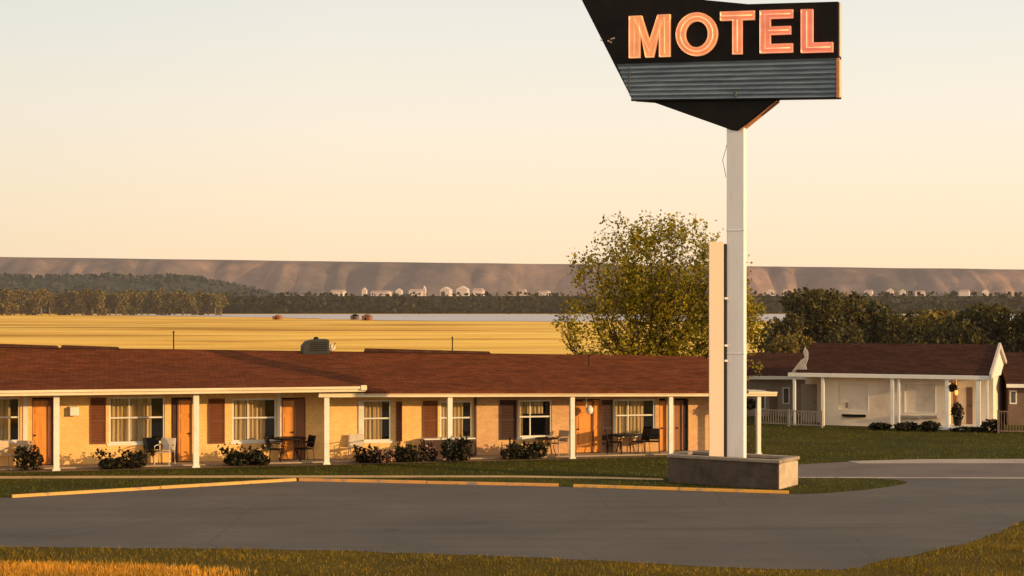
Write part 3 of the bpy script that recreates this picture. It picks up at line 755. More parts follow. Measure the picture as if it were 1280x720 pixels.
# ------------------------------------------------------------------ porch furniture and planting
def make_chair(mat):
    r = empty('porch_chair', 'chair', 'chair')
    m2 = MB(); m2.box(-.24,.24,-.24,.22,.40,.435); m2.build('seat', mat, r, .015)
    m2 = MB()
    m2.hexa([(-.24,.20,.46),(.24,.20,.46),(.24,.225,.46),(-.24,.225,.46),(-.24,.30,.86),(.24,.30,.86),(.24,.325,.86),(-.24,.325,.86)]); m2.build('backrest', mat, r, .02)
    for sx in (-1,1):
        m2 = MB(); m2.tube([(sx*.25,-.22,.40),(sx*.26,-.25,0)], .016, 6); m2.build('leg', mat, r)
        m2 = MB(); m2.tube([(sx*.25,.32,.86),(sx*.25,.22,.42),(sx*.25,.27,0)], .016, 6); m2.build('leg', mat, r)
        m2 = MB(); m2.tube([(sx*.25,-.22,.40),(sx*.265,-.24,.62),(sx*.265,-.05,.65),(sx*.25,.24,.64)], .018, 6); m2.build('arm', mat, r)
    return r
def make_table(mat):
    r = empty('patio_table', 'table', 'table')
    m2 = MB(); m2.lathe([(.50,.68),(.52,.69),(.52,.715),(.50,.725)], (0,0,0), 24); m2.build('table_top', mat, r)
    for k in range(4):
        a = math.pi/4+k*math.pi/2
        m2 = MB(); m2.tube([(.38*math.cos(a),.38*math.sin(a),.68),(.30*math.cos(a),.30*math.sin(a),.35),(.42*math.cos(a),.42*math.sin(a),0)], .016, 6); m2.build('leg', mat, r)
    return r
protos = {}
def put(kind, mat, px, w_, rot, label, z=.055, s=1.0):
    key = (kind, mat)
    if key not in protos: protos[key] = o = (make_chair if kind == 'chair' else make_table)(M[mat])
    else: o = copy_tree(protos[key])
    o.location = FM.world(U(px,w_), w_, z); o.rotation_euler = (0,0,FM.a+R(rot)); o.scale = (s,s,s)
    o['label'] = label; o['group'] = 'chairs along the motel porch' if kind == 'chair' else 'tables along the motel porch'
    return o
put('chair','metal_tan',4,.80,20,'tan metal chair at the left picture edge, below the first window')
put('chair','metal_tan',27,.80,-15,'tan metal chair just left of the first orange door, beside a dark shrub')
put('chair','metal_dark',191,1.05,10,'dark metal chair under the right half of the window between first shutter and second door')
put('chair','metal_pale',206,.75,-25,'pale low chair in front of the dark chair, left of the second post')
put('table','metal_dark',362,1.02,0,'black round patio table in front of the brown door between second and third posts', s=1.1)
put('chair','metal_dark',344,.95,70,'black chair at the left side of the table by the brown door')
put('chair','metal_dark',380,.95,-70,'black chair at the right side of the table by the brown door')
put('chair','metal_pale',445,.95,-10,'pale metal chair right of the third post, below the narrow white shutter board')
put('table','metal_dark',684,1.02,0,'small black table at right end of clipped hedge, left of the fifth post', s=.85)
put('chair','metal_tan',698,.95,-60,'tan chair between the small black table and the fifth post')
put('table','metal_dark',782,1.0,0,'black table below the white framed window near the right end', s=.95)
put('chair','metal_dark',768,.92,75,'black chair at the left of the table below the right-hand window')
put('chair','metal_dark',800,.95,-75,'black chair at the right of the table below the right-hand window')
put('chair','metal_dark',815,.95,-20,'black chair furthest right, just left of the post before the pylon sign')
# dark planter box under the fifth window
pb = empty('planter_box', 'long dark planter box with pale top rail under the window by the fourth post', 'planter', FM.world(U(561,1.15),1.15,.055), FM.a)
hl = (U(591,1.15)-U(529,1.15))/2
m2 = MB(); m2.box(-hl,hl,-.2,.2,0,.62); m2.build('box', M['shutter_dark'], pb, .01)
m2 = MB(); m2.box(-hl-.03,hl+.03,-.23,.23,.622,.67); m2.build('rim', M['frame'], pb, .008)

def shrub(px, w_, lx, ly, h, label, mat='shrub', n=900, flowers=0, size=.075, cat='shrub', name='shrub', lob=5):
    r = empty(name, label, cat, FM.world(U(px,w_),w_,0.0), FM.a, 'plants along the motel porch')
    parts = []
    for k in range(lob):
        cx = -lx*.72+2*lx*.72*(k+.5)/lob+random.uniform(-.1,.1)*lx
        hh = h*random.uniform(.62,1.12)
        parts.append(blob_points(n//lob, (cx, random.uniform(-.15,.15)*ly, hh*.52), (lx*1.25/lob+.08, ly, hh*.5), .45))
    for k in range(lob*5):        # loose sprigs that break the outline
        b0 = np.array((random.uniform(-lx,lx), random.uniform(-ly,ly)*.7, h*random.uniform(.7,1.0)))
        d0 = np.array((random.gauss(0,.06), random.gauss(0,.05), random.uniform(.05,.16)))
        parts.append(np.array([b0+d0*t+rng.normal(scale=.025,size=3) for t in np.linspace(0,1.2,7)]))
    pts = np.concatenate(parts); pts[:,2] = np.maximum(pts[:,2], .03)
    v, f = leaf_quads(pts, size, 1.5)
    npmesh('foliage', v, f, M[mat], r)
    m2 = MB()
    for k in range(lob*2):
        x = random.uniform(-lx*.8,lx*.8); m2.tube([(x*.8,0,0),(x,random.uniform(-.1,.1),h*.6)], [.016,.006], 5)
    m2.build('stem', M['bark'], r)
    if flowers:
        q = pts[rng.choice(len(pts), min(flowers, len(pts)), replace=False)]*np.array([1.03,1.08,1.06])
        v, f = leaf_quads(q, size*1.1, 1.1); npmesh('blossom', v, f, M['flower'], r)
    return r
shrub(36,.2,.42,.35,.75,'dark shrub in front of the first orange door, beside a tan chair', n=700, lob=3)
shrub(155,.15,.98,.38,.52,'low dark clipped shrub row right of the first post', n=1500, lob=7)
shrub(308,.15,.92,.40,.56,'dark clipped shrub row under the third window', n=1400, lob=6)
shrub(459,.20,.42,.32,.50,'small flowering shrub right of the third post', n=600, flowers=70, lob=3)
shrub(480,.1,.30,.22,.30,'low pink flower clump under the fourth window', n=350, flowers=220, lob=3, cat='flowers', name='flower_clump')
shrub(508,.15,.50,.36,.52,'rounded dark shrub between two pink flower clumps', n=900, lob=3)
shrub(534,.2,.28,.25,.62,'tall pink flower clump left of the fourth post', n=400, flowers=240, lob=2, cat='flowers', name='flower_clump')
shrub(572,-.25,.52,.45,.78,'large round dark bush hiding the foot of the fourth post', n=1300, lob=3)
shrub(655,.3,.92,.42,.50,'long low dark hedge under the sixth window', n=1500, lob=7)
# hanging basket by the porch tip
def basket(pos, label, s=1.0):
    r = empty('hanging_basket', label, 'basket', pos, 0)
    m2 = MB(); m2.lathe([(.07,-.16),(.15,-.10),(.19,0),(.18,.0)], (0,0,0), 14); m2.build('pot', M['metal_dark'], r)
    v, f = leaf_quads(blob_points(260,(0,0,.03),(.26,.26,.20),.3), .07, 1.5); npmesh('foliage', v, f, M['shrub'], r)
    m2 = MB()
    for k in range(3):
        a = k*2.09; m2.tube([(.17*math.cos(a),.17*math.sin(a),0),(0,0,.36)], .006, 4)
    m2.build('hanger', M['metal_dark'], r); r.scale = (s,s,s); return r
wp = FM.world(U(937.5,.25),.25,0); zc = RF0(U(937.5,.25))+.02
basket((wp.x,wp.y,zc-.36), 'dark hanging plant basket under the motel canopy tip, right of the white pole')

# ------------------------------------------------------------------ planter, sign, pylon
PB = R(-32)
c0 = at(904,606,47.4)
FP = Frame(c0.x, 47.4, PB)
planter = empty('sign_planter', 'low weathered concrete block planter at the foot of the motel sign', 'planter', (c0.x,47.4,0), PB)
pu0, pu1 = FP.u(835), FP.u(973.5); PD = 1.5
pz = FP.z(904,571.5)
m2 = MB(); t = .16; zc0 = pz-.10
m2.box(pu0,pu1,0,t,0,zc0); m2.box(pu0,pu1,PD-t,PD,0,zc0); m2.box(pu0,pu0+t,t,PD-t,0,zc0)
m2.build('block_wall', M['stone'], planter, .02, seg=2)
m2 = MB(); m2.box(pu1-.22,pu1+.006,.004,PD-.004,0.0,zc0-.004); tag(m2.build('end_wall', M['stone_end'], planter, .05, seg=3), 'end of the planter with sunlight painted into its pale colour')
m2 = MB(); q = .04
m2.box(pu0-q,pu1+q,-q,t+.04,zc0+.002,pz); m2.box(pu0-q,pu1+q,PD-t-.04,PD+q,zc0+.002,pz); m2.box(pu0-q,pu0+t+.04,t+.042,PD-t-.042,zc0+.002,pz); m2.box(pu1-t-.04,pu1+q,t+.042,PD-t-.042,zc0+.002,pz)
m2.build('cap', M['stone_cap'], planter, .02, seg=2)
m2 = MB(); m2.box(pu0+t,pu1-.22,t,PD-t,0,zc0-.05); m2.build('soil', M['soil'], planter)
# joints cut as dark recess bands in the block face
m2 = MB()
for k in range(1,8):
    x = pu0+(pu1-pu0)*k/8+random.uniform(-.03,.03); m2.box(x-.008,x+.008,-.006,-.001,.03 if k%2 else zc0*.5,zc0*.5 if k%2 else zc0-.01)
m2.box(pu0+.02,pu1-.24,-.007,-.001,zc0*.5-.008,zc0*.5+.008)
m2.build('joint', M['stone'], planter)

SB = R(-24)
PY = 48.15
p0 = at(919,HY,PY)
FS = Frame(p0.x, PY, SB)
sign = empty('motel_sign', 'tall black motel pylon sign with orange letters on a white square pole', 'sign', (p0.x,PY,0), SB)
SU, SZ = FS.u, FS.z
hd = .17                                   # half depth of the cabinet
def sp_(px,py,w_=-hd): return (SU(px,w_), SZ(px,py,w_))
ua_, ub_ = SU(908.3,-.14), SU(930,-.14)
m2 = MB(); m2.box(ua_,ub_,-.14,.14,.3,SZ(919,150)); pole_o = m2.build('pole', M['pole'], sign, .012)
for zs in (3.9, 7.6):
    m2 = MB(); m2.box(ua_-.012,ub_+.012,-.152,.152,zs,zs+.045); m2.build('seam_band', M['pole'], pole_o, .006)
cab = [sp_(727,0), sp_(706,-40), sp_(712,-42), sp_(800,-16), sp_(883,0), sp_(935,5), sp_(1048,1.8), sp_(1048.5,72), sp_(1048.5,122.5), sp_(972,123.6), sp_(922,163.5), sp_(914,162.5), sp_(815,127.2), sp_(790.5,125.5)]
m2 = MB(); m2.prism_y(cab, -hd, hd)
me = m2.build('cabinet', M['black'], sign, .012)
# pale edge bands on the sunlit right hand edges
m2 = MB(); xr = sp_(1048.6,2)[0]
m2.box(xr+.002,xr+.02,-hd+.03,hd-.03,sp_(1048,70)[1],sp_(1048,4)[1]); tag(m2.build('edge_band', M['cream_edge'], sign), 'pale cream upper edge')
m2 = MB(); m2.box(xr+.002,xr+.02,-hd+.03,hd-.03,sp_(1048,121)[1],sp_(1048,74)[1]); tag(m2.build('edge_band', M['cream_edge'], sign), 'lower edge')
a, b_ = Vector((*sp_(971,125.4),)), Vector((*sp_(924,163.3),))
d = (b_-a).normalized(); nrm = Vector((-d.y,d.x)); nrm = nrm if nrm.x > 0 else -nrm
m2 = MB()
for w0, w1 in ((-hd-.015,-hd+.05),(-hd+.10,hd)):
    q = [a+nrm*.004, b_+nrm*.004, b_+nrm*.02, a+nrm*.02]
    m2.prism_y([tuple(v) for v in q], w0, w1)
tag(m2.build('edge_band', M['rust'], sign), 'orange painted lower right edge')
# corrugated strip
m2 = MB(); nr = 8*8
wl = -hd-.05
top_l, bot_l, top_r, bot_r = sp_(771,80.5,wl), sp_(789.5,124.5,wl), sp_(1045,72.8,wl), sp_(1045,121.3,wl)
vs = []
for i in range(nr+1):
    t = i/nr; ph = t*8*2*math.pi
    yy = wl-.035*math.cos(ph)+.0
    l = (top_l[0]+(bot_l[0]-top_l[0])*t, top_l[1]+(bot_l[1]-top_l[1])*t); r_ = (top_r[0]+(bot_r[0]-top_r[0])*t, top_r[1]+(bot_r[1]-top_r[1])*t)
    for k in range(9):
        s_ = k/8; wob = .006*noise.noise(Vector((s_*3,t*6,1)))
        vs.append((l[0]+(r_[0]-l[0])*s_, yy+wob, l[1]+(r_[1]-l[1])*s_))
m2.add(vs, [(i*9+k,(i+1)*9+k,(i+1)*9+k+1,i*9+k+1) for i in range(nr) for k in range(8)])
m2.build('corrugated_panel', M['corrugated'], sign, smooth=True)
m2 = MB(); x0, zt_ = sp_(1045.2,72.5,wl-.06); x1, zb2 = sp_(1049,121.8,wl-.06)
m2.box(x0,x1,wl-.06,-hd-.002,zb2,zt_); m2.build('panel_trim', M['rust'], sign, .006)
m2 = MB(); x0, zt_ = sp_(785.6,84.5,wl-.06); x1, zb2 = sp_(787.4,113,wl-.06); m2.box(x0,x1,wl-.06,wl-.02,zb2,zt_); m2.build('panel_trim', M['grey'], sign, .004)
m2 = MB(); m2.hexa([(bot_l[0],wl-.05,bot_l[1]-.045),(bot_r[0],wl-.05,bot_r[1]-.045),(bot_r[0],-hd-.002,bot_r[1]-.045),(bot_l[0],-hd-.002,bot_l[1]-.045),(bot_l[0],wl-.05,bot_l[1]),(bot_r[0],wl-.05,bot_r[1]),(bot_r[0],-hd-.002,bot_r[1]),(bot_l[0],-hd-.002,bot_l[1])]); m2.build('panel_trim', M['black'], sign)
m2 = MB(); x0, z0_ = sp_(918.5,117.5,wl-.06); m2.box(x0-.04,x0+.04,wl-.05,wl-.01,z0_-.09,z0_+.09); m2.build('bracket', M['grey'], sign, .01)
# bare sockets and cable remnants at the left
m2 = MB()
for px, py in ((752,50),(761,51.5),(765,49),(767.5,48),(764,53)):
    x, z = sp_(px,py); m2.lathe([(.035,0),(.02,.05),(.012,.09)], (0,0,0), 8)
    k = 24
    for j in range(len(m2.v)-k, len(m2.v)):
        vx, vy, vz = m2.v[j]; m2.v[j] = (x+vx, -hd-.005-vz, z+vy)
m2.build('lamp_socket', M['cream_edge'], sign)
m2 = MB(); u_ = ua_
m2.tube([(u_-.01,-.02,SZ(908,178)),(u_-.08,-.03,SZ(908,190)),(u_-.16,-.02,SZ(904,200)),(u_-.11,0,SZ(905,211)),(u_-.06,0,SZ(906,222))], .009, 5); m2.build('loose_cable', M['grey'], sign)
# letters
def letter(name_c, polys, hole, c_face, c_rim):
    bm = bmesh.new(); wl_ = -hd-.13
    if hole is None:
        for p in polys:
            vs = [bm.verts.new((x,wl_,z)) for x,z in p]; bm.faces.new(vs)
    else:
        n = len(polys[0])
        o_ = [bm.verts.new((x,wl_,z)) for x,z in polys[0]]; i_ = [bm.verts.new((x,wl_,z)) for x,z in hole]
        for k in range(n): bm.faces.new((o_[k],o_[(k+1)%n],i_[(k+1)%n],i_[k]))
    bmesh.ops.recalc_face_normals(bm, faces=bm.faces[:])
    for f in bm.faces:
        if f.normal.y > 0: f.normal_flip()
    front = bm.faces[:]
    ext = bmesh.ops.extrude_face_region(bm, geom=front)
    nv = [g for g in ext['geom'] if isinstance(g, bmesh.types.BMVert)]
    # original faces stay as the back; move new ones forward
    for v in nv: v.co.y = wl_
    for f in front:
        for v in f.verts: v.co.y = -hd-.003
    nf = [g for g in ext['geom'] if isinstance(g, bmesh.types.BMFace)]
    ins = bmesh.ops.inset_region(bm, faces=nf, thickness=.035, depth=-.0, use_even_offset=True)
    rim = set(ins['faces'])
    for f in bm.faces: f.material_index = 1
    for f in nf: f.material_index = 0
    for f in nf:
        for v in f.verts: v.co.y = wl_+.035
    me = bpy.data.meshes.new('letter'); bm.to_mesh(me); bm.free()
    me.materials.append(c_face); me.materials.append(c_rim)
    o = bpy.data.objects.new('letter', me); col.objects.link(o); o.parent = sign
    return o
wl_ = -hd-.13
def L(px,py): return sp_(px,py,wl_)
def quadmap(x0,x1,yt0,yt1,yb0,yb1):    # unit square -> sheared box of the letter in pixels
    return lambda s,t: L(x0+(x1-x0)*s, (yt0+(yt1-yt0)*s)*(1-t)+(yb0+(yb1-yb0)*s)*t)
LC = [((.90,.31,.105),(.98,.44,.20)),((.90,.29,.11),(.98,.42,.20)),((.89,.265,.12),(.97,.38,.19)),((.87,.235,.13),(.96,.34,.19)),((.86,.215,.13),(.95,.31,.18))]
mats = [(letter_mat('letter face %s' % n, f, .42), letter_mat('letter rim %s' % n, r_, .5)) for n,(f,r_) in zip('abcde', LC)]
g = quadmap(786,837,20,17.5,72.5,70.5)
Mp = [(0,0),(.30,0),(.50,.60),(.70,0),(1,0),(1,1),(.74,1),(.74,.34),(.595,1),(.405,1),(.26,.34),(.26,1),(0,1)]
letter('M', [[g(*p) for p in Mp]], None, *mats[0])
g = quadmap(844.5,896.5,16,14.5,70.5,69)
nn = 40
letter('O', [[g(.5+.5*math.cos(2*math.pi*k/nn), .5+.5*math.sin(2*math.pi*k/nn)) for k in range(nn)]], [g(.5+.275*math.cos(2*math.pi*k/nn), .5+.30*math.sin(2*math.pi*k/nn)) for k in range(nn)], *mats[1])
g = quadmap(900,942.5,14.5,13,68,67)
letter('T', [[g(*p) for p in [(0,0),(1,0),(1,.21),(.64,.21),(.64,1),(.36,1),(.36,.21),(0,.21)]]], None, *mats[2])
g = quadmap(949.5,990.5,12.8,11.5,66.5,65.2)
letter('E', [[g(*p) for p in [(0,0),(1,0),(1,.2),(.32,.2),(.32,.385),(.94,.385),(.94,.575),(.32,.575),(.32,.79),(1,.79),(1,1),(0,1)]]], None, *mats[3])
g = quadmap(1001,1040.5,11.5,10.5,66,64.8)
letter('L', [[g(*p) for p in [(0,0),(.37,0),(.37,.77),(1,.77),(1,1),(0,1)]]], None, *mats[4])

# thin glass tubes along the middle of every letter stroke
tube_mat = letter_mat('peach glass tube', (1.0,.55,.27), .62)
def tubes(o, gm, strokes):
    m2 = MB()
    for st in strokes:
        m2.tube([(x, wl_+.012, z) for x, z in (gm(*p) for p in st)], .020, 6)
    m2.build('neon_tube', tube_mat, o, smooth=True)
lets = [c for c in sign.children if c.name.startswith('letter')]
g = quadmap(786,837,20,17.5,72.5,70.5); tubes(lets[0], g, [[(.13,.93),(.13,.07),(.5,.86),(.87,.07),(.87,.93)]])
g = quadmap(844.5,896.5,16,14.5,70.5,69); tubes(lets[1], g, [[(.5+.39*math.cos(2*math.pi*k/32), .5+.40*math.sin(2*math.pi*k/32)) for k in range(33)]])
g = quadmap(900,942.5,14.5,13,68,67); tubes(lets[2], g, [[(.06,.105),(.94,.105)],[(.5,.2),(.5,.95)]])
g = quadmap(949.5,990.5,12.8,11.5,66.5,65.2); tubes(lets[3], g, [[(.93,.10),(.16,.10),(.16,.895),(.93,.895)],[(.26,.48),(.88,.48)]])
g = quadmap(1001,1040.5,11.5,10.5,66,64.8); tubes(lets[4], g, [[(.18,.05),(.18,.885),(.94,.885)]])

# narrow pylon left of the pole
FB = Frame(at(895.5,HY,47.95).x, 47.95, R(14))
pyl = empty('pylon_panel', 'narrow cream upright panel with a dark strip along one edge beside the white pole', 'post', (FB.o[0],FB.o[1],0), R(14))
b0, b1 = FB.u(886.3), FB.u(904.8); bt = FB.z(895,302)
m2 = MB(); m2.box(b0,b1,0,.035,.3,bt); m2.build('panel', M['board'], pyl, .01)
m2 = MB(); m2.box(b1-.02,b1+.11,.04,.10,.3,bt-.07); ch = m2.build('dark_strip', M['metal_dark'], pyl)  # dark upright strip along the panel's right edge
for py in (373,432,451):
    zc = FB.z(906,py); m2 = MB(); m2.box(b1+.02,b1+.13,-.01,.038,zc-.03,zc+.03); m2.build('bracket', M['white'], pyl, .006)

# ------------------------------------------------------------------ house at the right
hA, hB = at(990,466,72.2), at(1237,470,68.8)
HB = math.atan2(hB.y-hA.y, hB.x-hA.x)
FH = Frame(hA.x, hA.y, HB)
house = empty('white_house', 'small white house with brown gable roof and front porch posts', 'house', (hA.x,hA.y,0), HB)
HU, HZ = FH.u, FH.z
hu1 = HU(1237); hw = 3.3
he = (HZ(990,466)+HZ(1237,470))/2; hr = HZ(1120,429.5,hw)
m2 = MB(); ov = .05
def pitched(m2, u0, u1, w0, wr, wb, z0, zr, th=.08):
    m2.hexa([(u0,w0,z0-th),(u1,w0,z0-th),(u1,wr,zr-th),(u0,wr,zr-th),(u0,w0,z0),(u1,w0,z0),(u1,wr,zr),(u0,wr,zr)])
    m2.hexa([(u0,wr,zr-th),(u1,wr,zr-th),(u1,wb,z0-th),(u0,wb,z0-th),(u0,wr,zr),(u1,wr,zr),(u1,wb,z0),(u0,wb,z0)])
pitched(m2, .15, hu1, -.1, hw, 2*hw+.1, he, hr)
hroof = m2.build('roof', M['roof_dark'], house)
m2 = MB(); m2.box(-.15,hu1+.02,-.16,-.102,he-.17,he+.01); m2.box(-.15,hu1,-.10,1.0,he-.17,he-.10); m2.build('fascia', M['house_trim'], house, .01)
hb = HU(1028,.7), HU(1183,.7)
m2 = MB(); ops = []
def hop(p0,p1,y0,y1,w_): 
    pm = (p0+p1)/2; return (HU(p0,w_),HU(p1,w_),HZ(pm,y1,w_),HZ(pm,y0,w_))
w1o, w2o = hop(1047,1086,479,514,.7), hop(1130,1170,479,517,.7)
wall_cells(m2, hb[0], hb[1], lambda u: he-.12, [w1o,w2o], .7, .85)
for k in range(1,14): m2.box(hb[0], w1o[0]-.05, .690, .699, k*.16-.008, k*.16)
m2.build('wall', M['house_white'], house)
m2 = MB(); rd = hop(1032-8,1022,483,533,2.2)
m2.box(.1, hb[0]+.2, 2.2, 2.35, 0, he-.1); m2.box(hb[1]-.2, hu1-.1, 2.2, 2.35, 0, he-.1)
m2.box(hb[0]-.0,hb[0]+.12,.86,2.2,0,he-.12); m2.box(hb[1]-.12,hb[1],.86,2.2,0,he-.12); m2.box(.1,.25,2.36,2*hw,0,he-.1); m2.box(hu1-.25,hu1-.1,2.36,2*hw,0,he-.1); m2.box(.25,hu1-.25,2*hw-.15,2*hw,0,he-.1)
m2.build('wall', M['house_white'], house)
for ue, nm in ((.18,'gable'),(hu1-.1,'gable')):
    m2 = MB(); e0, e1 = ue, ue+.09
    m2.hexa([(e0,-.08,he-.12),(e1,-.08,he-.12),(e1,2*hw+.08,he-.12),(e0,2*hw+.08,he-.12),(e0,hw-.01,hr-.09),(e1,hw-.01,hr-.09),(e1,hw+.01,hr-.09),(e0,hw+.01,hr-.09)]); gb = m2.build('gable', M['house_trim'], house)
# raised barge boards on both gable ends
for ue in (hu1+.004,):
    m2 = MB()
    for w0, w1 in ((-.2,hw),(2*hw+.2,hw)):
        z0, z1_ = he-.13-.02, hr
        m2.hexa([(ue,w0,z0-.02),(ue+.1,w0,z0-.02),(ue+.1,w1,z1_-.16),(ue,w1,z1_-.16),(ue,w0,z0+.24),(ue+.1,w0,z0+.24),(ue+.1,w1,z1_+.08),(ue,w1,z1_+.08)])
    m2.build('barge_board', M['barge'], house)
m2 = MB(); gp = [(HU(px,.3),HZ(px,py,.3)) for px,py in ((988,467),(1009,464.5),(1007,457),(1010,448),(1010,440),(1006,434),(1004,440),(1006,447),(1001,450),(998,454))]
m2.prism_y(gp, .28, .36); m2.build('gable_ornament', M['barge'], house)
# windows: closed white blinds with dark ledges
for o in (w1o,w2o):
    m3 = MB(); a,b_,z0,zt = o; t=.05
    m3.box(a,a+t,.69,.76,z0,zt); m3.box(b_-t,b_,.69,.76,z0,zt); m3.box(a+t,b_-t,.69,.76,zt-t,zt); m3.box(a+t,b_-t,.69,.76,z0,z0+t)
    fr = m3.build('window', M['house_trim'], house, .005)
    m3 = MB(); n = 16
    for k in range(n):
        zc = z0+t+(zt-z0-2*t)*(k+.5)/n; m3.box(a+t,b_-t,.775,.79,zc-.034,zc+.034)
    m3.box(a,b_,.80,.82,z0,zt); m3.build('blind', M['house_white'], fr)
for p0,p1,py,pc in ((1053,1082,519.5,1),(1124,1148,521,0),(1152,1172,521,0)):
    m3 = MB(); a,b_,z = HU(p0,.6),HU(p1,.6),HZ((p0+p1)/2,py,.6); m3.box(a,b_,.5,.69,z-.055,z+.055); m3.build('ledge', M['annex'] if not pc else M['metal_dark'], house, .01)
m3 = MB(); a,z = HU(1058.5,.66),HZ(1058,506,.66); m3.box(a-.06,a+.06,.6,.688,z-.14,z+.1); m3.build('meter_box', M['annex'], house, .02)
# doors in the recesses
for p0,p1,y0,y1,mt,nm in ((1002,1021,480,532,'annex','left'),(1191.5,1196,478,534,'door_brown','r'),(1208,1216,484,534,'annex_brown','r')):
    m3 = MB(); a,b_ = HU(p0,2.2),HU(p1,2.2); zt = HZ((p0+p1)/2,y0,2.2); m3.box(a,b_,2.14,2.195,.03,zt); dd = m3.build('door', M[mt], house, .01)
    m3 = MB(); m3.tube([(b_-.1,2.14,.95),(b_-.1,2.08,.95)],.03,8); m3.build('handle', M['metal_dark'], dd)
def housepost(px, wpx, w_=0.0):
    m3 = MB(); u_ = HU(px,w_); q = wpx/2/28.5; m3.box(u_-q,u_+q,w_-q,w_+q,0,he-.16); m3.build('porch_post', M['house_trim'], house, .01)
for px, wpx in ((993,3.6),(1028.5,4),(1115.5,4.6),(1123.5,3),(1184,5),(1223,5.5),(1234,2.5)): housepost(px, wpx)
m3 = MB(); m3.box(hb[1]-.3,hu1,-.2,2.2,0,.12); m3.build('porch_floor', M['house_trim'], house, .01)
m3 = MB(); u_,z_ = HU(1195.5,1.2),HZ(1195.5,490.5,1.2); m3.lathe([(.03,-.12),(.07,-.06),(.07,.06),(.03,.11)],(u_,1.2,z_),10); m3.tube([(u_,1.2,z_+.1),(u_,1.2,he-.1)],.01,5)
lm, nt_, b0_ = nodes('amber lamp glass'); b0_.inputs['Base Color'].default_value = (.8,.4,.08,1); b0_.inputs['Emission Color'].default_value = (1,.5,.08,1); b0_.inputs['Emission Strength'].default_value = 1.2
m3.build('porch_lamp', lm, house)
pp = FH.world(HU(1190,.1),.1,0); basket((pp.x,pp.y,he-.55), 'dark hanging basket under the white house eave near the amber lamp', .9)
# railing left of the house
def railing(name, label, pts, z0, z1_, nb, mat, parent_frame):
    r = empty(name, label, 'railing', (*pts[0],0), 0)
    o = Vector((*pts[0],0)); d = Vector((pts[1][0]-pts[0][0], pts[1][1]-pts[0][1],0)); L_ = d.length; r.rotation_euler = (0,0,math.atan2(d.y,d.x))
    m3 = MB(); m3.box(0,L_,-.03,.03,z1_-.05,z1_); m3.build('rail', mat, r); m3 = MB(); m3.box(0,L_,-.025,.025,z0,z0+.05); m3.build('rail', mat, r)
    m3 = MB()
    for k in range(nb+1):
        x = L_*k/nb; m3.box(x-.014,x+.014,-.014,.014,z0+.05,z1_-.05)
    m3.build('balusters', mat, r)
    for x in (0, L_/2, L_):
        m3 = MB(); m3.box(x-.045,x+.045,-.045,.045,0,z1_+.04); m3.build('post', mat, r)
    return r
railing('porch_railing', 'pale railing between the motel canopy tip and the white house', [at(945,533,72.5)[:2], at(1027,533,70.6)[:2]], .08, .72, 26, M['annex'], FH)
railing('porch_railing', 'dim railing at the right picture edge beside the white house porch', [at(1248,540,67.5)[:2], at(1330,540,67)[:2]], .08, .95, 22, M['annex_brown'], FH)
def gable_building(name, label, p0, p1, ye, yr, D, wr, mat_wall, mat_roof, ang, extra=None):
    a = at(p0, ye, D); f = Frame(a.x, a.y, ang); r = empty(name, label, 'building', (a.x,a.y,0), ang)
    u_ = f.u(p1); ze = f.z((p0+p1)/2, ye); zr = f.z((p0+p1)/2, yr, wr)
    m3 = MB(); pitched(m3, 0, u_, -.3, wr, 2*wr+.3, ze, zr); m3.build('roof', mat_roof, r)
    m3 = MB(); m3.box(0,u_,-.36,-.302,ze-.15,ze+.01); m3.build('fascia', M['house_trim'], r)
    m3 = MB(); m3.box(.15,u_-.15,.2,2*wr-.2,0,ze-.12)
    for e0 in (.15,u_-.25): m3.hexa([(e0,.2,ze-.12),(e0+.1,.2,ze-.12),(e0+.1,2*wr-.2,ze-.12),(e0,2*wr-.2,ze-.12),(e0,wr-.01,zr-.1),(e0+.1,wr-.01,zr-.1),(e0+.1,wr+.01,zr-.1),(e0,wr+.01,zr-.1)])
    m3.build('wall', mat_wall, r)
    for q0,q1,y0,y1,kind in (extra or []):
        aa,bb = f.u(q0,.2), f.u(q1,.2); zz0,zz1 = max(0.02,f.z((q0+q1)/2,y1,.2)), f.z((q0+q1)/2,y0,.2)
        m3 = MB(); m3.box(aa,bb,.15,.198,zz0,zz1); fr = m3.build(kind, M['house_trim'] if kind == 'window' else M['annex_brown'], r)
        if kind == 'window':
            m3 = MB(); m3.box(aa+.06,bb-.06,.14,.149,zz0+.06,zz1-.06); m3.build('pane', M['grey'], fr)
    return r
gable_building('annex_building', 'grey low annex with dark roof behind the left end of the white house', 925, 1012, 470, 441, 78, 2.6, M['annex'], M['roof_dark'], R(-6), [(948,957,487,512,'window'),(978,987,484,505,'window'),(962,972,490,532,'door')])
gable_building('brown_building', 'dim brown building with dark roof cut off by the right picture edge', 1257, 1420, 480.5, 441, 72, 3.2, M['annex_brown'], M['roof_dark'], R(-10), [(1262,1271,488,505,'window'),(1290,1310,488,510,'window')])
def house_shrub(px, py, lx, h, label, pink=0):
    g_ = gnd(px,py); r = empty('shrub', label, 'shrub', (*g_,0), 0, 'shrubs by the white house')
    pts = blob_points(420,(0,0,h*.5),(lx,.3,h*.5),.4); v,f = leaf_quads(pts,.09,1.5); npmesh('foliage', v, f, M['shrub'], r)
    if pink:
        v,f = leaf_quads(pts[:pink]*1.05,.09,1.1); npmesh('blossom', v, f, M['flower'], r)
    return r
for i,(px,py,lx,h,lb,pk) in enumerate(((1100,537,.5,.30,'low dark shrub left of the twin posts of the white house',0),(1133,539,.55,.40,'dark shrub just right of the twin posts of the white house',0),(1163,539.5,.5,.45,'rounded dark shrub left of the house porch step',0),(1212,540,.9,.22,'low dark ground shrub along the porch step of the white house',0),(1241,541,.5,.60,'dark shrub with reddish flowers at right corner of the white house',60))): house_shrub(px,py,lx,h,lb,pk)
